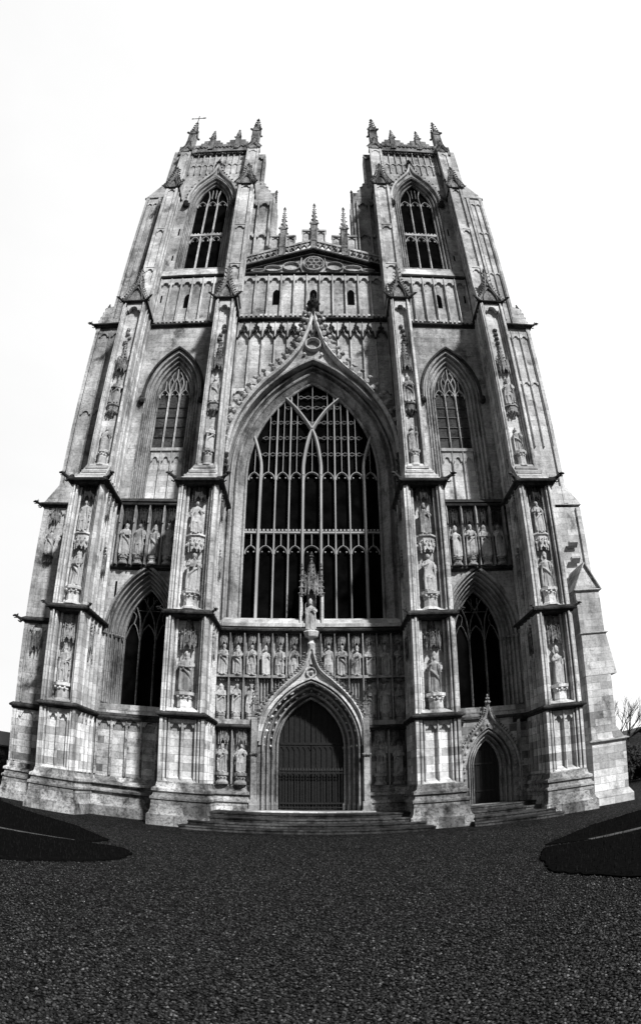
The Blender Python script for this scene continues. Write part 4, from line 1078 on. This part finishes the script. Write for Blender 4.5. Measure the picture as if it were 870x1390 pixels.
# ------------------------------------------------------------------ statues
def statue_mesh(kind):
    rnd = random.Random(kind * 13 + 5); m = MB(); n = 26
    legs = kind in (2, 5)
    lev = [(.0, .235, .19), (.12, .24, .19), (.4, .215, .17), (.7, .20, .155), (.88, .19, .15), (1.0, .165, .13), (1.15, .185, .14), (1.30, .215, .135), (1.38, .19, .115), (1.43, .10, .085), (1.47, .06, .06), (1.53, .058, .06)]
    ph = rnd.uniform(0, 6); fk = rnd.choice((6, 7, 9)); sway = rnd.uniform(-.05, .05)
    loops = []
    for z, rx, ry in lev:
        am = .13 * max(0, 1 - z / 1.25)
        if legs and z < .62: rx *= .8; am *= .4
        sx = sway * math.sin(z * 2.2)
        loops.append([(sx + rx * math.cos(a) * (1 + am * math.cos(fk * a + ph + z)), ry * math.sin(a) * (1 + am * 1.3 * math.cos(fk * a + ph + z * 1.6)), z) for a in [2 * PI * k / n for k in range(n)]])
    m.loft(loops)
    if legs:
        for q in (-1, 1): m.tube([(q * .1, -.13, .02), (q * .1, -.14, .3), (q * .09, -.12, .62)], [.06, .065, .09], 8)
        m.ngon(0, 0, [(.55, .27), (.75, .22)], 14, None, .75)
    # cloak edges hanging in folds
    for q in (-1, 1):
        m.tube([(q * .15, -.1, 1.34), (q * .2, -.12, 1.0), (q * .22, -.1, .5), (q * .2, -.12, .05)], [.05, .045, .05, .06], 6)
    # diagonal mantle fold
    if kind in (0, 3, 4): m.tube([(-.2, -.08, 1.1), (-.05, -.17, .95), (.12, -.16, .75), (.2, -.1, .55)], [.04, .05, .05, .03], 6)
    # head and face
    hx = sway * .4 + rnd.uniform(-.015, .015); tn = rnd.uniform(-.02, .02)
    hl = []
    for k in range(9):
        t = -1 + 2 * k / 8; r = math.sqrt(max(0, 1 - t * t)); r = max(r, .12)
        hl.append([(hx + .085 * r * math.cos(a), -.015 + .1 * r * math.sin(a), 1.605 + t * .125) for a in [2 * PI * j / 14 for j in range(14)]])
    m.loft(hl)
    m.tube([(hx + tn, -.105, 1.635), (hx + tn, -.135, 1.59), (hx + tn, -.115, 1.575)], [.012, .02, .016], 5)
    m.tube([(hx + tn - .05, -.09, 1.65), (hx + tn, -.11, 1.655), (hx + tn + .05, -.09, 1.65)], .014, 5)
    m.tube([(hx + tn - .025, -.1, 1.545), (hx + tn + .025, -.1, 1.545)], .012, 5)
    for q in (-1, 1): m.blob(hx + q * .088, 0, 1.6, .024, .5, 1, 1.4, 0)
    if kind in (0, 2, 3): m.tube([(hx, -.08, 1.53), (hx, -.115, 1.46), (hx, -.12, 1.38)], [.055, .05, .02], 7)
    if kind in (1, 4):      # mitre
        m.loft([[(hx + .1 * s_ * math.cos(a), .085 * s_ * math.sin(a) - .01, z) for a in [2 * PI * j / 10 for j in range(10)]] for z, s_ in ((1.66, .98), (1.78, 1.05), (1.86, .7), (1.93, .12))])
    elif kind == 2:         # crown
        m.ngon(hx, -.01, [(1.67, .098), (1.77, .115)], 12)
        for j in range(6): m.blob(hx + .1 * math.cos(j * PI / 3), -.01 + .1 * math.sin(j * PI / 3), 1.79, .03)
    elif kind in (0, 5):    # hair
        m.loft([[(hx + .1 * s_ * math.cos(a), .02 + .105 * s_ * math.sin(a), z) for a in [2 * PI * j / 12 for j in range(12)]] for z, s_ in ((1.5, .85), (1.6, 1.02), (1.7, .95), (1.75, .3))])
    else:                   # hood
        m.loft([[(hx + .12 * s_ * math.cos(a), .03 + .12 * s_ * math.sin(a), z) for a in [2 * PI * j / 12 for j in range(12)]] for z, s_ in ((1.42, 1.3), (1.52, 1.0), (1.66, 1.0), (1.75, .6), (1.8, .15))])
    # arms
    poses = {0: ((-.12, -.2, 1.17), (.1, -.22, 1.12)), 1: ((-.26, -.2, 1.2), (.06, -.24, 1.2)), 2: ((-.22, -.2, .98), (.14, -.22, 1.12)),
             3: ((-.05, -.23, 1.06), (.07, -.23, 1.06)), 4: ((-.1, -.23, 1.28), (.26, -.16, 1.0)), 5: ((-.24, -.1, .92), (.1, -.22, 1.2))}[kind]
    for q, hd in ((-1, poses[0]), (1, poses[1])):
        el = (q * .27, -.04, 1.08 + (.02 if q > 0 else 0))
        m.tube([(q * .19, 0, 1.34), (q * .25, -.02, 1.22), el], [.075, .07, .062], 8)
        m.tube([el, tuple((Vector(el) + Vector(hd)) / 2 + Vector((0, -.02, 0))), hd], [.066, .06, .04], 8)
        m.tube([tuple(Vector(el) + Vector((0, 0, .02))), tuple((Vector(el) + Vector(hd)) / 2 + Vector((0, 0, -.16))), tuple(Vector(hd) + Vector((q * .03, .02, -.05)))], [.03, .05, .03], 6)
        m.blob(hd[0], hd[1], hd[2] + .01, .042, .9, .9, 1.2, .1)
    if kind in (1,): m.tube([(-.27, -.24, .02), (-.27, -.23, 1.5), (-.2, -.23, 1.62), (-.24, -.23, 1.52)], [.018, .018, .016, .014], 6)
    if kind == 2: m.tube([(-.22, -.22, 1.02), (-.24, -.24, .1)], [.02, .03], 6); m.tube([(-.3, -.22, .97), (-.14, -.22, .97)], .018, 5)
    if kind in (0, 3): m.box(hx - .02, .13, -.28, -.22, 1.02, 1.22)
    if kind == 4: m.tube([(.27, -.18, 0.0), (.26, -.18, 1.35)], .017, 6); m.box(.2, .33, -.19, -.17, 1.3, 1.33)
    m.ngon(0, -.01, [(-.06, .27), (.02, .26)], 10, None, .85)
    for q in (-1, 1): m.tube([(q * .09, -.14, .03), (q * .1, -.26, .02)], [.05, .04], 6)
    me = bpy.data.meshes.new('tmp'); me.from_pydata(m.v, [], m.f); o = bpy.data.objects.new('tmp', me); COL.objects.link(o)
    md = o.modifiers.new('r', 'REMESH'); md.mode = 'VOXEL'; md.voxel_size = .016; md.use_smooth_shade = True
    dg = bpy.context.evaluated_depsgraph_get(); dg.update()
    out = bpy.data.meshes.new_from_object(o.evaluated_get(dg)); out.name = 'statue'
    bpy.data.objects.remove(o); out.materials.clear(); out.materials.append(M['statue']); return out
SM = [statue_mesh(k) for k in range(6)]
LOOK = {0: 'bearded robed saint holding a book', 1: 'bishop in tall mitre with crozier', 2: 'crowned bearded king with a sword',
        3: 'hooded monk holding a book', 4: 'mitred archbishop with raised hand', 5: 'bareheaded figure in short tunic'}
ORD = ['first', 'second', 'third', 'fourth', 'fifth', 'sixth']
def place_statue(x, y, z, h, kind, label, grp, i):
    o = bpy.data.objects.new('statue', SM[kind]); COL.objects.link(o)
    full = {1: 1.93, 4: 1.93, 2: 1.81, 3: 1.8, 0: 1.75, 5: 1.75}[kind]
    s = h / full; o.scale = (s * 1.12 * (-1 if i % 2 else 1), s * 1.05, s); o.location = (x, y, z + .03 * s)
    o.rotation_euler = (random.uniform(-.02, .02), random.uniform(-.03, .03), random.uniform(-.45, .45)); tag(o, label, 'statue', grp)
kidx = {('b', 'out', 'left'): (2, 3, 5, 1, 3), ('b', 'in', 'left'): (3, 0, 5, 3, 4), ('b', 'in', 'right'): (4, 5, 1, 1, 0), ('b', 'out', 'right'): (1, 4, 0, 4, 2)}
TN = ['lowest', 'second', 'third', 'fourth', 'topmost']
for i, s in enumerate(STAT):
    x, y, z, h, code = s[:5]
    if code == 'b':
        k = kidx[('b', 'in' if s[6] == 'inner' else 'out', s[7])][TN.index(s[5])]
        t = {'lowest': 'lowest on', 'second': 'second up on', 'third': 'third up on', 'fourth': 'fourth up on', 'topmost': 'topmost on'}[s[5]]
        lb = f'{LOOK[k]}, {t} {s[7]} tower {s[6]} buttress'; gp = 'statues on the main buttresses'
    elif code == 's':
        k = (4, 3)[s[5]]; lb = f'{LOOK[k]}, {("outer", "inner")[s[5]]} niche of far left buttress'; gp = 'statues on the side buttress'
    elif code == 't':
        k = ((0, 5, 4, 2) if s[6] < 0 else (1, 0, 3, 5))[s[5]]
        lb = f'{LOOK[k]}, {ORD[s[5]]} from left above the {"left" if s[6] < 0 else "right"} aisle window'; gp = 'statues in rows over the tower windows'
    elif code in 'AB':
        nr = 6 if code == 'A' else 3
        p_ = s[5] if s[6] < 0 else nr - 1 - s[5]
        k = ((0, 3, 5, 1, 2, 5) if s[6] < 0 else (5, 0, 4, 3, 1, 0))[p_] if code == 'A' else (3, 0, 2)[(p_ + (1 if s[6] > 0 else 0)) % 3]
        lb = f'{LOOK[k]}, {ORD[p_]} of the {"upper" if code == "A" else "middle"} row {"left" if s[6] < 0 else "right"} of doorway'; gp = 'small statues around the central doorway'
    elif code == 'C':
        out_ = s[5] == 0; k = (0, 5, 3, 2)[(s[5] + (2 if s[6] > 0 else 0))]
        lb = f'{LOOK[k]}, {"outer" if out_ else "inner"} low statue {"left" if s[6] < 0 else "right"} of central door'; gp = 'small statues around the central doorway'
    else:
        k = 1; lb = 'bishop with crozier standing on the doorway finial in front of the great window'; gp = None
    place_statue(x, y, z, h, k, lb, gp, i)

# ------------------------------------------------------------------ ground
def sheet(name, poly, z, mat, thick=None):
    m = MB()
    if thick: m.loft([[(x, y, z - thick) for x, y in poly], [(x, y, z) for x, y in poly]])
    else: m.add([(x, y, z) for x, y in poly], [tuple(range(len(poly)))])
    return m.build(name, mat)
tag(sheet('ground', [(-900, -900), (900, -900), (900, 900), (-900, 900)], 0, M['gravel']), kind='structure')
# dark turf beds with a narrow flagged path through them
bedsL = [[(-30, .9), (-12.6, .9), (-12.31, .2), (-9.55, -2.6), (-6.98, -4.7), (-4.98, -7.42), (-5.24, -8.5), (-7.5, -8.7), (-30, -9.2)],
         [(-30, -10.2), (-7.5, -9.35), (-5.3, -8.75), (-4.2, -8.7), (-3.8, -9.5), (-3.72, -10.6), (-4.1, -11.6), (-5.0, -13.2), (-9, -14.3), (-30, -15)]]
bedsR = [[(30, -.9), (13.8, -1.8), (10.5, -4.57), (7.81, -6.4), (5.49, -9.0), (6.1, -9.3), (9, -8.9), (30, -7.6)],
         [(30, -8.6), (9, -9.5), (6.0, -9.75), (5.2, -9.65), (4.6, -11), (4.15, -12.9), (4.85, -15.2), (9, -16.4), (30, -17)]]
def rag(poly):
    out = []; r2 = random.Random(len(poly) * 7)
    for (x0, y0), (x1, y1) in zip(poly, poly[1:] + poly[:1]):
        L_ = math.hypot(x1 - x0, y1 - y0); n = max(1, int(L_ / .18)) if min(abs(x0), abs(x1)) < 13 else 1
        for i in range(n):
            t = i / n; j = .05 if n > 1 else 0; out.append((x0 + (x1 - x0) * t + r2.uniform(-j, j), y0 + (y1 - y0) * t + r2.uniform(-j, j)))
    return out
bedsL = [rag(p) for p in bedsL]; bedsR = [rag(p) for p in bedsR]
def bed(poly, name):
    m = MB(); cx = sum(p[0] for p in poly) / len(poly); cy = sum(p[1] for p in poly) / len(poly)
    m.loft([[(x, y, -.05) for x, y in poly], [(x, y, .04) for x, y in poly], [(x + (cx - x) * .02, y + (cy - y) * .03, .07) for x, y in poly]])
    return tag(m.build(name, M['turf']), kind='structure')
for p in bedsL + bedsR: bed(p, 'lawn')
for poly in ([(-30, -9.95), (-30, -9.4), (-7.5, -8.88), (-5.5, -8.6), (-5.5, -8.8), (-7.5, -9.2)], [(30, -7.8), (9, -9.0), (6.4, -9.4), (6.4, -9.62), (9, -9.35), (30, -8.4)]):
    tag(sheet('path', poly, .05, M['slab'], .08), kind='structure')
# grass on the beds
def inside(x, y, poly):
    c = False; n = len(poly)
    for i in range(n):
        x1, y1 = poly[i]; x2, y2 = poly[(i + 1) % n]
        if (y1 > y) != (y2 > y) and x < (x2 - x1) * (y - y1) / (y2 - y1) + x1: c = not c
    return c
gm = MB(); rg = random.Random(3)
for poly in bedsL + bedsR:
    for _ in range(16000):
        sx = -1 if poly[0][0] < 0 else 1
        x = sx * (3.5 + 14 * rg.random() ** 1.3); y = rg.uniform(-17, 1)
        if not inside(x, y, poly): continue
        a = rg.uniform(0, 6.28); h = rg.uniform(.04, .11); w = .008; lx, ly = rg.uniform(-.03, .03), rg.uniform(-.03, .03)
        gm.v += [(x - w * math.cos(a), y - w * math.sin(a), .06), (x + w * math.cos(a), y + w * math.sin(a), .06), (x + lx, y + ly, .06 + h)]
        k = len(gm.v); gm.f.append((k - 3, k - 2, k - 1))
tag(gm.build('grass', M['grass']), 'short dark grass covering the lawn beds either side of the gravel', 'grass', kind='stuff')
# loose gravel
import numpy as np
R_ = np.random.default_rng(11); NS = 170000
t = R_.random(NS); d = 3.0 + 18 * t ** 1.45; a = R_.uniform(-.78, .78, NS)
X = .2 + np.sin(a) * d; Y = -23.4 + np.cos(a) * d
def inside_np(X, Y, poly):
    c = np.zeros(len(X), bool); n = len(poly)
    for i in range(n):
        x1, y1 = poly[i]; x2, y2 = poly[(i + 1) % n]
        if y1 == y2: continue
        c ^= ((y1 > Y) != (y2 > Y)) & (X < (x2 - x1) * (Y - y1) / (y2 - y1) + x1)
    return c
keep = ~((Y > -1.2) & (np.abs(X) < 9.6)) & (Y < .5)
for p in bedsL + bedsR: keep &= ~inside_np(X, Y, p)
X = X[keep]; Y = Y[keep]; n = len(X)
r = R_.uniform(.009, .021, n); hh = r * R_.uniform(.7, 1.5, n); ph = R_.uniform(0, 6.28, n); e = R_.uniform(.6, 1.1, n)
V = np.zeros((n, 7, 3)); 
for k in range(5):
    q = ph + k * 2 * PI / 5 + R_.uniform(-.3, .3, n)
    V[:, k] = np.stack([X + r * np.cos(q), Y + r * e * np.sin(q), r * .15 + hh * R_.uniform(.1, .5, n)], 1)
V[:, 5] = np.stack([X + R_.uniform(-.4, .4, n) * r, Y + R_.uniform(-.4, .4, n) * r, hh], 1)
V[:, 6] = np.stack([X, Y, np.zeros(n)], 1)
tri = np.array([(k, (k + 1) % 5, 5) for k in range(5)] + [((k + 1) % 5, k, 6) for k in range(5)])
Fi = (tri[None] + (np.arange(n) * 7)[:, None, None]).reshape(-1)
me = bpy.data.meshes.new('gravel'); me.vertices.add(n * 7); me.vertices.foreach_set('co', V.reshape(-1).astype(np.float32))
me.loops.add(len(Fi)); me.loops.foreach_set('vertex_index', Fi.astype(np.int32))
nf = len(Fi) // 3; me.polygons.add(nf); me.polygons.foreach_set('loop_start', (np.arange(nf) * 3).astype(np.int32))
me.update(calc_edges=True)
at_ = me.attributes.new('tone', 'FLOAT', 'FACE'); at_.data.foreach_set('value', np.repeat(R_.random(n), 10).astype(np.float32))
me.materials.append(M['pebble']); go = bpy.data.objects.new('gravel', me); COL.objects.link(go)
tag(go, 'loose dark gravel scattered over the forecourt', 'gravel', kind='stuff')

# ------------------------------------------------------------------ neighbours
def house(name, loc, w, d, hw, hr, label, chim=True):
    h = empty(name, loc); tag(h, label, 'house')
    m = MB(); m.box(-w / 2, w / 2, 0, d, 0, hw); m.prism([(-w / 2, hw), (w / 2, hw), (0, hw + hr)], .02, d - .02); m.build('wall', M['brick'], h)
    r = MB()
    for sg in (-1, 1): r.loft([[(sg * (w / 2 + .3), -.25, hw - .2), (0, -.25, hw + hr), (0, -.25, hw + hr + .15), (sg * (w / 2 + .3), -.25, hw - .02)], [(sg * (w / 2 + .3), d + .25, hw - .2), (0, d + .25, hw + hr), (0, d + .25, hw + hr + .15), (sg * (w / 2 + .3), d + .25, hw - .02)]])
    R_ = r.build('roof', M['slate'], h)
    if chim:
        c = MB(); c.box(-.4, .4, d * .7, d * .7 + .6, hw + hr * .6, hw + hr + .9); c.build('chimney', M['brick'], R_)
    for x in (-w / 4, w / 4):
        g = MB(); g.box(x - .45, x + .45, -.02, .05, 1.0, 2.1); f = g.build('window', M['glass'], h)
        g = MB(); g.box(x - .02, x + .02, -.05, -.02, 1, 2.1); g.box(x - .5, x + .5, -.06, -.01, .92, 1.0); g.build('frame', M['iron'], f)
    g = MB(); g.box(-.45, .45, -.03, .05, 0, 2.0); g.build('door', M['wood'], h)
house('house', (26.5, 24, 0), 9, 8, 2.2, 1.9, 'low dark brick house with pitched slate roof beyond the right corner of the church')
# left: long low outbuilding
h = empty('outbuilding', (-28, 26, 0)); tag(h, 'long low dark brick outbuilding with slate roof past the left corner of the church', 'outbuilding')
m = MB(); m.box(-12, 9, 0, 5, 0, 2.9); m.build('wall', M['brick'], h)
m = MB(); m.prism_x([(-.3, 2.85), (2.5, 4.15), (5.3, 2.85), (5.3, 2.7), (-.3, 2.7)], -12.3, 9.3); m.build('roof', M['slate'], h)
m = MB(); m.box(4, 5.1, -.05, .05, 0, 2.1); m.build('door', M['wood'], h)
m = MB(); m.box(0, 1.4, -.05, .05, 1, 2.0); m.build('window', M['glass'], h)
# railing at the left corner
R_ = empty('railing', (-14.5, 2.2, 0)); tag(R_, 'black iron railing running off from the left corner of the church', 'railing')
m = MB()
for z in (.15, 1.05): m.box(-6, .6, -.02, .02, z, z + .05)
m.build('rail', M['iron'], R_)
m = MB()
for k in range(44): m.ngon(-6 + k * .15, 0, [(0, .012), (1.2, .012), (1.3, .003)], 5)
m.build('bars', M['iron'], R_)
for x in (-6, -3, 0): m = MB(); m.ngon(x, 0, [(0, .05), (1.3, .05), (1.42, .01)], 6); m.build('post', M['iron'], R_)

def leaf_cloud(mb, c, rad, n, rg, size=.12):
    for _ in range(n):
        while True:
            p = Vector([rg.uniform(-1, 1) for _ in range(3)])
            if p.length < 1: break
        p = p.normalized() * (p.length ** .5)
        k = 1 + .25 * noise.noise(p * 2.3 + Vector(c))
        q = Vector((c[0] + p.x * rad[0] * k, c[1] + p.y * rad[1] * k, c[2] + p.z * rad[2] * k))
        if q.z < .05: continue
        a = Vector([rg.uniform(-1, 1) for _ in range(3)]).normalized() * size; b = a.orthogonal().normalized() * size * .6
        mb.add([q - a, q + b, q + a, q - b], [(0, 1, 2, 3)])
def yew(loc, h, r, label, seed):
    t = empty('yew_tree', loc); tag(t, label, 'tree', 'dark yews beyond the church'); rg = random.Random(seed)
    m = MB(); m.tube([(0, 0, 0), (.1, 0, h * .4), (0, .1, h * .8)], [.22, .16, .05], 8)
    for k in range(5):
        a = rg.uniform(0, 6.3); z = h * rg.uniform(.2, .6); m.tube([(0, 0, z), (math.cos(a) * r * .7, math.sin(a) * r * .7, z + .6)], [.08, .02], 5)
    m.build('trunk', M['bark'], t)
    c = MB()
    for k in range(7):
        a = rg.uniform(0, 6.3); q = rg.uniform(.1, .5) * r
        leaf_cloud(c, (math.cos(a) * q, math.sin(a) * q, h * rg.uniform(.3, .72)), (r * .65, r * .65, h * .34), 1100, rg, .13)
    c.build('crown', M['yew'], t)
yew((20.2, 16.5, 0), 2.9, 1.9, 'rounded dark yew just beyond the low turret', 1)
yew((23.0, 17.5, 0), 2.7, 2.0, 'dark yew farther right beside the low house', 2)
yew((-24.5, 19, 0), 2.6, 2.0, 'squat dark yew by the outbuilding on the left', 3)
# bare tree
def bare_tree(loc, H, label, seed):
    t = empty('bare_tree', loc); tag(t, label, 'tree'); rg = random.Random(seed)
    tr = MB(); br = MB(); tr.tube([(0, 0, 0), (.05, .05, H * .2), (0, 0, H * .38)], [.2, .15, .11], 8); tr.build('trunk', M['bark'], t)
    def grow(p, d, L, r, lv):
        q = p + d * L; mid = (p + q) / 2 + Vector([rg.uniform(-.06, .06) * L for _ in range(3)])
        br.tube([tuple(p), tuple(mid), tuple(q)], [r, r * .8, r * .6], 4)
        if lv == 0: return
        for _ in range(3 if lv > 1 else 4):
            e = (d + Vector([rg.uniform(-.55, .55), rg.uniform(-.55, .55), rg.uniform(-.1, .45)])).normalized()
            grow(p + (q - p) * rg.uniform(.55, 1), e, L * rg.uniform(.6, .8), r * .55, lv - 1)
    for k in range(5):
        a = k * 1.26 + rg.uniform(-.3, .3); grow(Vector((0, 0, H * rg.uniform(.25, .38))), Vector((math.cos(a) * .5, math.sin(a) * .5, 1)).normalized(), H * .24, .07, 4)
    br.build('branches', M['bark'], t)
bare_tree((21.6, 18.0, 0), 7.0, 'leafless tree standing between the dark yews at the right edge', 5)
# far tree belt
c = MB(); rg = random.Random(21)
for k in range(80):
    a = -1.5 + 3.0 * k / 79; d = 110 + rg.uniform(-8, 8)
    leaf_cloud(c, (math.sin(a) * d, math.cos(a) * d, 1.2), (5, 4, rg.uniform(1.3, 2.6)), 130, rg, .8)
tag(c.build('tree_belt', M['yew']), 'distant dark belt of low trees behind the church', 'trees', kind='stuff')

# ------------------------------------------------------------------ light, sky, camera
w = bpy.data.worlds.new('World'); S.world = w; w.use_nodes = True; nt = w.node_tree
bg = nt.nodes['Background']
sky = N(nt, 'ShaderNodeTexSky'); sky.sky_type = 'NISHITA'; sky.sun_disc = False
SUN_EL, SUN_AZ = math.radians(43), math.radians(32)      # azimuth: right of straight-on, from in front
sky.sun_elevation = SUN_EL
sky.sun_rotation = PI - SUN_AZ
WEST_SKY_DIM = .55
sky.air_density = 1.0; sky.dust_density = 1.0; sky.ozone_density = 1
bw = N(nt, 'ShaderNodeRGBToBW'); nt.links.new(sky.outputs[0], bw.inputs[0])
# bright haze: thin cloud veils mixed in
tc = N(nt, 'ShaderNodeTexCoord')
cl = tex_noise(nt, mapping(nt, tc.outputs['Generated'], (1, 1, 2.5)), 1.4, 5, .55)
white = math_n(nt, 'ADD', math_n(nt, 'MULTIPLY', cl, 1.5), 7.6)        # sunlit cloud sheet, near white
spx = N(nt, 'ShaderNodeSeparateXYZ'); nt.links.new(tc.outputs['Generated'], spx.inputs[0])
white = math_n(nt, 'ADD', white, math_n(nt, 'MULTIPLY', spx.outputs[0], 1.6))
edge = math_n(nt, 'ADD', spx.outputs[1], math_n(nt, 'MULTIPLY', math_n(nt, 'SUBTRACT', cl, .5), .5))
mask = ramp(nt, math_n(nt, 'ADD', edge, .5), [(.52, 0), (.67, 1)])       # cloud stands in the east, unseen west sky darkened to deepen shade on the front
mixs = N(nt, 'ShaderNodeMixRGB'); nt.links.new(mask, mixs.inputs[0])
nt.links.new(math_n(nt, 'MULTIPLY', bw.outputs[0], WEST_SKY_DIM), mixs.inputs[1]); nt.links.new(white, mixs.inputs[2])
nt.links.new(mixs.outputs[0], bg.inputs[0]); bg.inputs[1].default_value = .1
sl = bpy.data.lights.new('sun', 'SUN'); sl.energy = 5.0; sl.angle = math.radians(3.0); sl.color = (1, 1, 1)
so = bpy.data.objects.new('sun', sl); COL.objects.link(so)
sd = Vector((math.sin(SUN_AZ) * math.cos(SUN_EL), -math.cos(SUN_AZ) * math.cos(SUN_EL), math.sin(SUN_EL)))
so.rotation_euler = sd.to_track_quat('Z', 'Y').to_euler(); so.location = (0, 0, 60)

# fisheye camera (fitted): r[px of 870] = f (th + k th^3), optical centre (435, 650) of 870x1390
CP = dict(f=853.4958, k=-.0292162, D=23.4237, xc=.21258, yaw=.0081355, pitch=.4866831, roll=-.00170735, ch=1.9)
cam = bpy.data.cameras.new('camera'); co = bpy.data.objects.new('camera', cam); COL.objects.link(co); S.camera = co
cp_, sp_ = math.cos(CP['pitch']), math.sin(CP['pitch']); cy_, sy_ = math.cos(CP['yaw']), math.sin(CP['yaw'])
F = Vector((sy_ * cp_, cy_ * cp_, sp_)); R0 = Vector((cy_, -sy_, 0)); U0 = R0.cross(F)
cr_, sr_ = math.cos(CP['roll']), math.sin(CP['roll'])
Rv = R0 * cr_ + U0 * sr_; Uv = U0 * cr_ - R0 * sr_
mw = Matrix((( Rv.x, Uv.x, -F.x, CP['xc']), (Rv.y, Uv.y, -F.y, -CP['D']), (Rv.z, Uv.z, -F.z, CP['ch']), (0, 0, 0, 1)))
co.matrix_world = mw
cam.type = 'PANO'; cam.panorama_type = 'FISHEYE_LENS_POLYNOMIAL'; cam.sensor_width = 36; cam.sensor_fit = 'AUTO'; cam.fisheye_fov = PI
mm = 36.0 / 1390 * CP['f']          # mm per radian on axis
# invert r = mm (th + k th^3)  ->  th ~ a r + b r^3 (+ c r^5 folded in)
a1 = 1 / mm; a3 = -CP['k'] / mm ** 3
cam.fisheye_polynomial_k0 = 0; cam.fisheye_polynomial_k1 = -a1; cam.fisheye_polynomial_k2 = 0; cam.fisheye_polynomial_k3 = -a3; cam.fisheye_polynomial_k4 = 0
cam.shift_y = -(695 - 650) / 1390.0
cam.clip_start = .05; cam.clip_end = 3000

S.view_settings.view_transform = 'Standard'; S.view_settings.look = 'None'; S.view_settings.exposure = .35; S.view_settings.gamma = 1
S.render.engine = 'CYCLES'; S.cycles.use_denoising = True; S.cycles.max_bounces = 5; S.cycles.diffuse_bounces = 3
